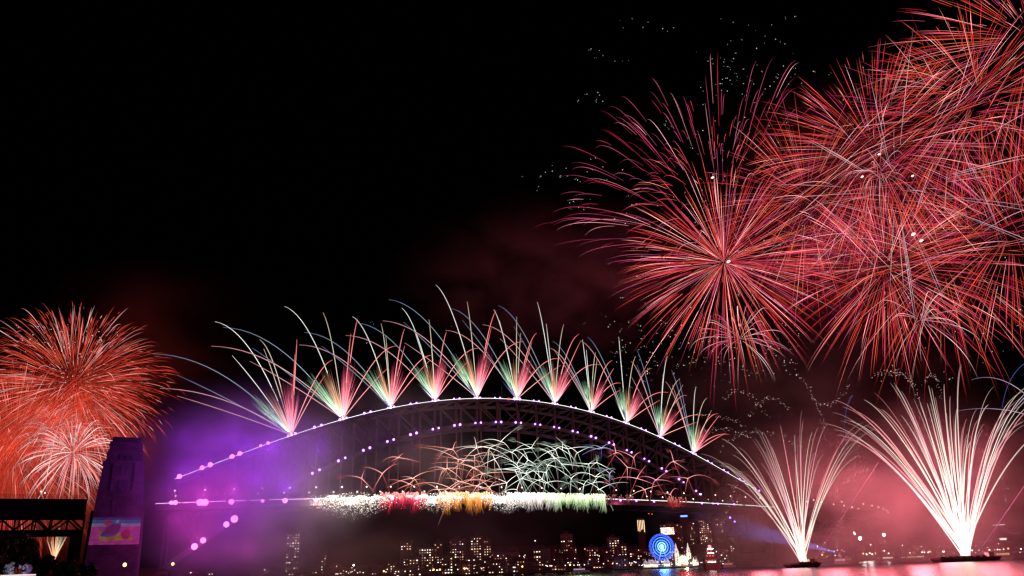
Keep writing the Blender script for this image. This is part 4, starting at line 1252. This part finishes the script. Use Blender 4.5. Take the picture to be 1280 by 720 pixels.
# lamps on the curved north approach road, seen through the pink smoke
nl = small_lamp(8, 0.9, M['lamp_white'], 'white road lamp on the far curving approach in pink smoke', 'lamps on the curving north approach')
f = True
for px, py in ((1009, 627), (1017, 625), (1027, 628), (1042, 630.5), (1052, 627), (1055, 632), (1065, 634), (1073, 636), (1079, 630), (1090, 632), (1098, 634), (1104, 636), (1108, 638), (1110, 640.5)):
    c = nl if f else copy_tree(nl); f = False
    p = at(px, py, 900); c.location = (p.x, 900, p.z-8)
va = empty('road_viaduct', at(1060, 640, 900)*1.0, 'curving north approach viaduct under a row of lamps', 'viaduct')
vp = [at(x, y+9, 900)-va.location for x, y in ((1000, 627), (1030, 630), (1060, 634), (1090, 637), (1114, 643))]
mb = MB()
for a, b in zip(vp, vp[1:]): mb.beam(a, b, 14, 1.8)
mb.build('road_deck', M['deck'], va)
for q in vp:
    g = hill(va.location.x+q.x, 900+q.y)-va.location.z
    MB().quadbox((q.x-1.6, q.y-4, g-2), (q.x+1.6, q.y+4, q.z-0.92)).build('viaduct_pier', M['granite'], va)

# ------------------------------------------------------------------ funfair across the water
LY = 985
def ferris():
    c = at(827, 683.5, LY)
    g = hill(c.x, LY)
    p = empty('ferris_wheel', (c.x, LY, g), 'glowing blue ferris wheel beside the white twin towered gate', 'ferris wheel')
    H = c.z-g; Rw = 14.6
    blue = mat('blue_tube_light', (0.2, 0.3, 0.8), 0.4, emit=(0.03, 0.09, 0.85), strength=0.6)
    mid = mat('light_blue_tube_light', (0.3, 0.5, 0.9), 0.4, emit=(0.05, 0.28, 1.0), strength=0.8)
    hotb = mat('pale_blue_tube_light', (0.6, 0.7, 0.9), 0.4, emit=(0.30, 0.70, 1.0), strength=1.1)
    def ring(r, t, m, y, name='rim'):
        mb = MB(); n = 40
        pts = [(r*math.cos(2*PI*k/n), y, H+r*math.sin(2*PI*k/n)) for k in range(n+1)]
        mb.tube(pts, t, 6, cap=False); mb.build(name, m, p)
    for y in (-1.2, 1.2):
        ring(Rw, 0.42, blue, y); ring(Rw-1.6, 0.34, blue, y)
    ring(10.6, 0.45, mid, -1.2, 'light_ring'); ring(7.6, 0.4, mid, -1.2, 'light_ring'); ring(4.8, 0.36, hotb, -1.2, 'light_ring'); ring(2.2, 0.4, hotb, -1.2, 'light_ring')
    dimsp = mat('dim_blue_tube_light', (0.1, 0.15, 0.5), 0.4, emit=(0.02, 0.06, 0.6), strength=0.35)
    for k in range(24):
        a = 2*PI*k/24
        MB().beam((1.2*math.cos(a), -1.2, H+1.2*math.sin(a)), ((Rw-0.4)*math.cos(a), -1.2, H+(Rw-0.4)*math.sin(a)), 0.28, 0.28).build('spoke', dimsp, p)
        MB().beam((1.2*math.cos(a), 1.2, H+1.2*math.sin(a)), ((Rw-0.4)*math.cos(a), 1.2, H+(Rw-0.4)*math.sin(a)), 0.22, 0.22).build('spoke', dimsp, p)
        x, z = (Rw+0.2)*math.cos(a+0.13), H+(Rw+0.2)*math.sin(a+0.13)
        mb = MB().quadbox((x-0.8, -0.7, z-2.0), (x+0.8, 0.7, z-0.5)); mb.lathe([(1.0, 0), (0.3, 0.6)], 8, (x, 0, z-0.5)); mb.beam((x, 0, z-0.1), (x, 0, z+0.5), 0.2, 0.2, (1, 0, 0))
        mb.build('gondola', M['white_paint'], p)
    MB().tube([(0, -1.8, H), (0, 1.8, H)], 1.0, 10).build('hub', M['white_paint'], p)
    for y in (-2.6, 2.6):
        for x in (-7, 7): MB().beam((x, y, 0), (0, y*0.7, H), 0.7, 0.7).build('support_leg', M['white_paint'], p)
    MB().quadbox((-9, -4, 0), (9, 4, 1.2)).build('platform', M['white_paint'], p)
    light('wheel_light', Vector((c.x, LY-6, c.z)), (0.1, 0.3, 1.0), 4e4, 6, None)
ferris()
def gate():
    c = at(853.5, 697, LY+4)
    g = hill(c.x, LY+4)
    p = empty('funfair_gate', (c.x, LY+4, g), 'floodlit white gate with two spired towers and an orange doorway', 'gate building')
    lw = mat('floodlit_white_plaster', (0.8, 0.76, 0.66), 0.6, 0, 1.2, emit=(1.0, 0.84, 0.62), strength=0.55)  # floodlighting put into the plaster as its own glow
    lw2 = mat('lit_orange_doorway', (0.6, 0.25, 0.1), 0.6, emit=(0.9, 0.28, 0.08), strength=0.5)
    for x in (-7.0, 7.4):
        t = MB(); t.quadbox((x-2.3, -2.3, 0), (x+2.3, 2.3, 13)); tw = t.build('tower', lw, p)
        t = MB(); t.quadbox((x-2.7, -2.7, 13.01), (x+2.7, 2.7, 13.7)); t.build('cornice', lw, tw)
        t = MB(); t.lathe([(2.2, 0), (2.3, 3.5), (1.7, 3.7), (1.6, 6.2), (1.2, 6.4), (0.9, 8.6), (0.25, 12)], 8, (x, 0, 13.72)); t.build('spire', lw, tw)
        for z in (3, 6, 9, 15): MB().quadbox((x-0.55, -2.42, z), (x+0.55, -2.2, z+1.6)).build('window', M['shade_stone'], tw)
        for z in (16.5, 18.8): MB().quadbox((x-1.9, -1.9, z), (x+1.9, 1.9, z+0.25)).build('ledge', lw, tw)
    mb = MB(); n = 12
    out = [(-4.6, 0), (4.9, 0), (4.9, 8)]+[(0.15+4.75*math.cos(PI*k/n), 8+3.6*math.sin(PI*k/n)) for k in range(1, n)]+[(-4.6, 8)]
    k = len(out)
    mb.v = [(x, -1.2, z) for x, z in out]+[(x, 1.2, z) for x, z in out]
    mb.f = [tuple(range(k))]+[(i, k+i, k+(i+1) % k, (i+1) % k) for i in range(k)]
    mb.build('arched_front', lw, p)
    mb = MB()
    out = [(-3.4, 0.1), (3.6, 0.1), (3.6, 3.4)]+[(0.1+3.5*math.cos(PI*q/8), 3.4+1.8*math.sin(PI*q/8)) for q in range(1, 8)]+[(-3.4, 3.4)]
    k = len(out)
    mb.v = [(x, -1.32, z) for x, z in out]+[(x, -1.0, z) for x, z in out]
    mb.f = [tuple(range(k))]+[(i, k+i, k+(i+1) % k, (i+1) % k) for i in range(k)]
    mb.build('doorway', lw2, p)
    for x in (-1.6, 1.8):
        MB().ball((x, -1.5, 5.6), 0.8).build('round_lamp', M['lamp_white'], p)
    mb = MB()
    for q in range(9):
        a = PI*q/8
        mb.beam((0.15+4.6*math.cos(a), -1.25, 8+3.5*math.sin(a)), (0.15+6.2*math.cos(a), -1.25, 8+5.4*math.sin(a)), 0.5, 0.3)
    mb.build('ray_crest', lw, p)
    light('gate_floodlight', Vector((c.x, LY-14, 6)), (1, 0.85, 0.6), 1.5e4, 2)
gate()
# lit pavilions with small domes left of the wheel
for i, (px, py, w, lab) in enumerate(((808, 691, 9, 'white lit pavilion with two pointed gables left of the wheel'), (817, 694, 7, 'small white lit pavilion at the foot of the wheel'), (832, 692, 7, 'white lit kiosk with a pointed roof before the wheel'), (868, 692, 6, 'little lit pavilion right of the twin towered gate'))):
    c = at(px, py, LY-8); g = hill(c.x, LY-8)
    p = empty('funfair_pavilion', (c.x, LY-8, g), lab, 'pavilion', 'lit funfair pavilions')
    lw = mat('lit_plaster', (0.8, 0.75, 0.66), 0.6, 0, 1.5, emit=(1.0, 0.86, 0.66), strength=0.22)  # the walls' night lighting is painted in as faint emission
    MB().quadbox((-w/2, -3, 0), (w/2, 3, 5.5)).build('wall', lw, p)
    for x in (-w*0.25, w*0.25):
        MB().lathe([(w*0.26, 0), (w*0.2, 1.6), (w*0.07, 2.6), (0.05, 4.8)], 8, (x, 0, 5.52)).build('dome', lw, p)
    for k in range(4): lit(p, -w/2+0.9+k*(w-1.8)/3, -3.08, 1.2, 0.9, 2.2, 'win_white')
fl = small_lamp(4, 0.42, M['lamp_white'], 'tiny white lamp on the funfair waterfront', 'tiny lamps along the funfair waterfront')
f = True
for i in range(60):
    px = rnd.uniform(796, 888)
    c0 = at(px, 700, LY-16+rnd.uniform(-4, 14))
    c = fl if f else copy_tree(fl); f = False
    h = rnd.uniform(0, 3.5)
    c.location = (c0.x, c0.y, hill(c0.x, c0.y)-h*0.3)
mb = MB().quadbox((-52, -4, -1), (52, 4, 1.5))
q = empty('waterfront_wharf', (at(842, 703, LY-26).x, LY-29, 0), 'long low wharf in front of the funfair', 'wharf')
mb.build('deck', M['granite'], q)
for i in range(14): MB().tube([(-50+i*7.7, -4.4, -1), (-50+i*7.7, -4.4, 2.4)], 0.3, 6).build('pile', M['pole'], q)

# ------------------------------------------------------------------ boats
def boat(px, py, Y, L, label, decks=2, hullm='white_paint', cab='white_paint', rot=0.0, lm='win_white', H0=1.6, step=2.6, name='ferry', cat='ferry'):
    c = at(px, py, Y); c.z = 0
    b = empty(name, c, label, cat, None, rot)
    w = L*0.26
    st = [(-0.5, 0.75), (-0.42, 1), (0.25, 1), (0.42, 0.6), (0.5, 0.04)]
    mb = MB()
    for z, kk in ((-0.5, 0.8), (H0, 1.0)):
        for t, ww in st: mb.v.append((L*t*(0.96 if z < 0 else 1), -w/2*ww*kk, z))
        for t, ww in reversed(st): mb.v.append((L*t*(0.96 if z < 0 else 1), w/2*ww*kk, z))
    k = 10
    mb.f = [tuple(reversed(range(k))), tuple(range(k, 2*k))]+[(i, (i+1) % k, k+(i+1) % k, k+i) for i in range(k)]
    mb.build('hull', M[hullm], b)
    z = H0+.02
    for d in range(decks):
        x0, x1 = -L*0.42+d*L*0.05, L*0.24-d*L*0.08
        MB().quadbox((x0, -w*0.42, z), (x1, w*0.42, z+step-0.3)).build('cabin', M[cab], b)
        MB().quadbox((x0-0.5, -w*0.47, z+step-0.28), (x1+0.8, w*0.47, z+step-0.02)).build('deck_roof', M[cab], b)
        n = max(2, int((x1-x0)/1.8))
        for i in range(n):
            for y in (-w*0.42-0.09, ):
                lit(b, x0+(i+0.5)*(x1-x0)/n, y, z+step*0.35, 1.3, 0.9, lm)
        z += step
    MB().quadbox((-L*0.1, -w*0.2, z), (L*0.06, w*0.2, z+2)).build('wheelhouse', M['white_paint'], b)
    MB().tube([(-L*0.12, 0, z+2), (-L*0.12, 0, z+6)], 0.12, 6).build('mast', M['pole'], b)
    MB().ball((-L*0.12, 0, z+6.2), 0.4).build('masthead_lamp', M['lamp_white'], b)
    return b
b = boat(890, 708, 520, 12, 'tall red and white vessel with stacked bright decks right of the funfair', 3, 'vessel_red', 'vessel_red', R(14), 'win_faint', 4.2, 2.9)
MB().quadbox((-3.4, -2.2, 4.6), (1.8, -2.0, 5.0)).build('deck_light', M['lamp_hot'], b)
MB().quadbox((-2.8, -1.9, 9.9), (1.4, -1.75, 10.25)).build('deck_light', M['lamp_hot'], b)
MB().quadbox((-2.8, -1.95, 12.5), (1.2, -1.8, 12.8)).build('deck_light', M['lamp_hot'], b)
boat(1109, 701, 900, 24, 'white ferry with a bright window row between the two fountains', 1, lm='lamp_white')
boat(1141, 700.5, 900, 14, 'small launch with pink lit windows left of the tall fountain', 1, lm='win_warm', name='launch', cat='boat')
boat(1152, 700, 905, 13, 'small launch with white lamps nearest the long barge', 1, lm='lamp_white', name='launch', cat='boat')
boat(1060, 706, 860, 16, 'dim ferry just right of the short barge', 1, lm='win_dim')
boat(1256, 700, 640, 16, 'cruiser at the right edge behind the long barge', 1, lm='win_warm', name='cruiser', cat='boat')
boat(912, 709, 800, 12, 'little cruiser right of the tall red and white vessel', 1, lm='win_dim', name='cruiser', cat='boat')
boat(726, 713.5, 960, 20, 'low ferry under the green curtain by the far shore', 1, lm='win_cool')

# tall mast with strings of violet lights at the right edge
c = at(1259, 700, 700)
p = empty('light_mast', (c.x, 700, 0), 'tall mast with drooping strings of violet lights at the right edge', 'mast')
z1 = at(1259, 648, 700).z
MB().tube([(0, 0, -1), (0, 0, z1)], [0.4, 0.15], 6).build('mast', M['pole'], p)
MB().beam((-5, 0, z1-5), (5, 0, z1-5), 0.4, 0.4).build('crosstree', M['lamp_white'], p)
vs = mat('violet_string_light', (0.5, 0.3, 0.6), 0.5, emit=(0.5, 0.14, 0.6), strength=0.6)
for e, sg in (((-22, 0, z1-18), 5), ((16, 0, z1-12), 4)):
    MB().tube(bez(V3((0, 0, z1-0.5)), V3((e[0]*0.35, 0, e[2]-sg)), V3(e), 12), 0.16, 5).build('light_string', vs, p)
MB().beam((-26, 0, 4.2), (22, 0, 4.2), 0.2, 0.3).build('light_string', vs, p)
MB().quadbox((-27, -4, -0.5), (24, 4, 1.4)).build('pontoon', M['hull_dark'], p)
MB().quadbox((-3, -2, 14), (2.5, -1.4, 15.6)).build('lamp_box', M['lamp_white'], p)

# ------------------------------------------------------------------ trees on the near point
def tree(x, y, g, h, cr_, label, seed, n=2600, leafm='leaf', name='leafy_tree', leaf=0.55):
    rr = random.Random(seed)
    t = empty(name, (x, y, g), label, 'tree')
    mb = MB(); mb.tube([(0, 0, -0.5), (0.2, 0, h*0.25), (0.1, 0.2, h*0.55)], [h*0.045, h*0.03, h*0.015], 8)
    for _ in range(7):
        a = rr.uniform(0, 2*PI); L = h*rr.uniform(0.25, 0.42)
        mb.tube([(0.15, 0, h*rr.uniform(0.2, 0.4)), (math.cos(a)*L*0.6, math.sin(a)*L*0.6, h*0.55), (math.cos(a)*L*1.1, math.sin(a)*L*1.1, h*rr.uniform(0.6, 0.85))], [h*0.016, h*0.010, h*0.003], 6)
    mb.build('trunk', M['bark'], t)
    cl = [(Vector((rr.gauss(0, 0.42)*cr_, rr.gauss(0, 0.4)*cr_, h*rr.uniform(0.42, 0.92))), rr.uniform(0.2, 0.42)*cr_) for _ in range(26)]
    mb = MB()
    for _ in range(n):
        c, q = rr.choice(cl)
        d = Vector((rr.gauss(0, 1), rr.gauss(0, 1), rr.gauss(0, 0.8))).normalized()
        pnt = c+d*q*rr.uniform(0.55, 1.1)
        a = Vector((rr.gauss(0, 1), rr.gauss(0, 1), rr.gauss(0, 1))).normalized(); b = a.cross(d)
        if b.length < 0.1: continue
        b.normalize(); s = leaf*rr.uniform(0.6, 1.5)
        k = len(mb.v)
        mb.v += [tuple(pnt-a*s), tuple(pnt+b*s*0.5), tuple(pnt+a*s), tuple(pnt-b*s*0.5)]
        mb.f.append((k, k+1, k+2, k+3))
    mb.build('crown', M[leafm], t)
    return t
M['leaf_pale'] = mat('pale_blossom_foliage', (0.5, 0.5, 0.55), 0.7)
def px_tree(px, ytop, Y, g, crpx, label, seed, **kw):
    c = at(px, ytop, Y)
    tree(c.x, Y, g, c.z-g, crpx*Y/F, label, seed, **kw)
px_tree(12, 666, 260, 4.3, 22, 'large dark round tree at the bottom left corner', 1, n=6000)
px_tree(36, 672, 265, 4.3, 14, 'dark tree leaning on the right side of the large round one', 2, n=4000)
px_tree(-12, 676, 250, 4.3, 22, 'dark tree cut by the left frame edge', 5, n=3000)
px_tree(60, 694, 270, 4.3, 14, 'low bushy tree below the small orange fountain', 3, n=2500)
px_tree(84, 703, 262, 4.3, 16, 'lowest dark bushy tree at the foot of the pylon', 4, n=2500)
px_tree(106, 706, 300, 4.3, 14, 'dark shrub in front of the pylon base', 8, n=1500)
px_tree(14, 702, 240, 4.3, 6, 'small tree lit silvery white at the bottom left', 6, n=900, leafm='leaf_pale', leaf=0.25)
px_tree(35, 703, 240, 4.3, 6, 'small tree lit soft violet beside the silvery one', 7, n=900, leafm='leaf_pale', leaf=0.25)
for px, c_ in ((14, (0.75, 0.85, 1.0)), (35, (0.7, 0.25, 1.0))):
    q = at(px, 716, 236)
    light('tree_uplight', (q.x, 236, q.z), c_, 350 if px < 20 else 250, 0.4)
q = at(16, 718.5, 225)
t = empty('marquee', (q.x, 225, 4.3), 'white lit marquee roof cut by the bottom left corner', 'marquee')
mb = MB().quadbox((-4.6, -3, q.z-4.3-0.35), (4.6, 3, q.z-4.3)); mb.build('roof', mat('lit_white_canvas', (0.8, 0.8, 0.8), 0.6, emit=(1, 0.85, 0.8), strength=0.9), t)  # light falling on the roof is put into the canvas as a glow
for x in (-4.3, 4.3):
    for y in (-2.8, 2.8): MB().tube([(x, y, 0), (x, y, q.z-4.3-0.36)], 0.08, 6).build('tent_pole', M['pole'], t)
# two lamps standing on the left approach
al = small_lamp(4.5, 0.42, M['lamp_white'], 'white lamp standing on the left approach span', 'lamps on the left approach span')
for k, (px, py) in enumerate(((51.5, 613), (56, 617.5))):
    s, z = on_bridge(px, py, 4 if k else -4)
    c = al if k == 0 else copy_tree(al)
    c.location = bw(s, 4 if k else -4, 53.2)

# blue searchlight beam crossing the smoke, from the mast of the dim ferry
q = at(1052, 702, 655)
sv = boat(1052, 705, 655, 12, 'small work boat with a blue searchlight beside the short barge', 1, lm='win_cool', name='work_boat', cat='boat')
MB().tube([(0, 0, 5), (0, 0, 8)], 0.14, 6).build('searchlight_post', M['pole'], sv)
MB().tube([(-0.7, 0, 8.2), (0.5, 0, 8.5)], [0.5, 0.35], 8).build('searchlight', M['white_paint'], sv)
d_ = bpy.data.lights.new('searchlight_beam', 'SPOT'); d_.color = (0.16, 0.26, 1.0); d_.energy = 2.6e6; d_.spot_size = R(15); d_.spot_blend = 0.8; d_.shadow_soft_size = 0.5
ob = bpy.data.objects.new('searchlight_beam', d_); col.objects.link(ob)
src = sv.location+Vector((-1.6, 0, 8.6)); ob.location = src
ob.rotation_euler = (at(900, 653, 640)-src).to_track_quat('-Z', 'Y').to_euler()

# dotted crackling trails between the fountains, and pale arcs at the right edge
dots = [((905, 500), (925, 470), (960, 520)), ((935, 520), (960, 480), (985, 512)), ((1020, 500), (1040, 520), (1062, 480)), ((880, 540), (910, 530), (940, 548)), ((900, 560), (950, 520), (1000, 560)),
        ((1075, 545), (1065, 600), (1068, 660)), ((1110, 470), (1130, 450), (1150, 500)), ((1155, 480), (1170, 450), (1176, 500)), ((1225, 560), (1262, 590), (1258, 640)), ((1040, 620), (1052, 600), (1090, 585)),
        ((1090, 470), (1120, 455), (1140, 480)), ((870, 520), (900, 515), (930, 532)), ((1000, 470), (1025, 500), (1030, 540)), ((900, 665), (915, 620), (925, 590)), ((1045, 690), (1048, 660), (1058, 630))]
for i, (a, b, c) in enumerate(dots):
    c0 = at(*b, 460)
    mb = MB()
    for t in range(46):
        u = t/45+rnd.uniform(-0.01, 0.01)
        x = a[0]*(1-u)**2+2*b[0]*u*(1-u)+c[0]*u*u+rnd.gauss(0, 1.6)
        y = a[1]*(1-u)**2+2*b[1]*u*(1-u)+c[1]*u*u+rnd.gauss(0, 1.6)
        mb.speck(at(x, y, 460)-c0, rnd.uniform(0.10, 0.22), sc((1, 0.72, 0.66), rnd.uniform(0.4, 1.5)))
    wh = 'between the two fountains' if 1035 < b[0] < 1115 and b[1] > 560 else 'above the slim pink fountain' if b[0] < 1045 and b[1] < 600 else 'beside the slim pink fountain' if b[0] < 1070 else 'above the tall fountain' if b[1] < 520 else 'right of the tall fountain'
    tag(mb.build('crackling_sparks', M['fire'], None, c0), 'dotted curling line of crackling sparks '+wh, 'sparks', 'dotted crackling lines %s' % wh)
for a, b, c, lab in (((1196, 514), (1240, 505), (1290, 520), 'pale violet arc lying flat across the top of the tall fountain'), ((1214, 475), (1250, 462), (1290, 500), 'pale violet arc curving down at the right edge above the tall fountain'), ((1236, 560), (1255, 520), (1290, 488), 'pale violet arc rising to the right edge beside the tall fountain')):
    c0 = at(*a, 480)
    pts = bez(V3((0, 0, 0)), at(*b, 480)-c0, at(*c, 480)-c0, 14)
    tag(MB().tube(pts, [0.08+0.012*i for i in range(14)], 5, [sc((0.75, 0.55, 0.8), 0.3+0.04*i) for i in range(14)]).build('comet_trail', M['fire'], None, c0), lab, 'firework', 'single comets')
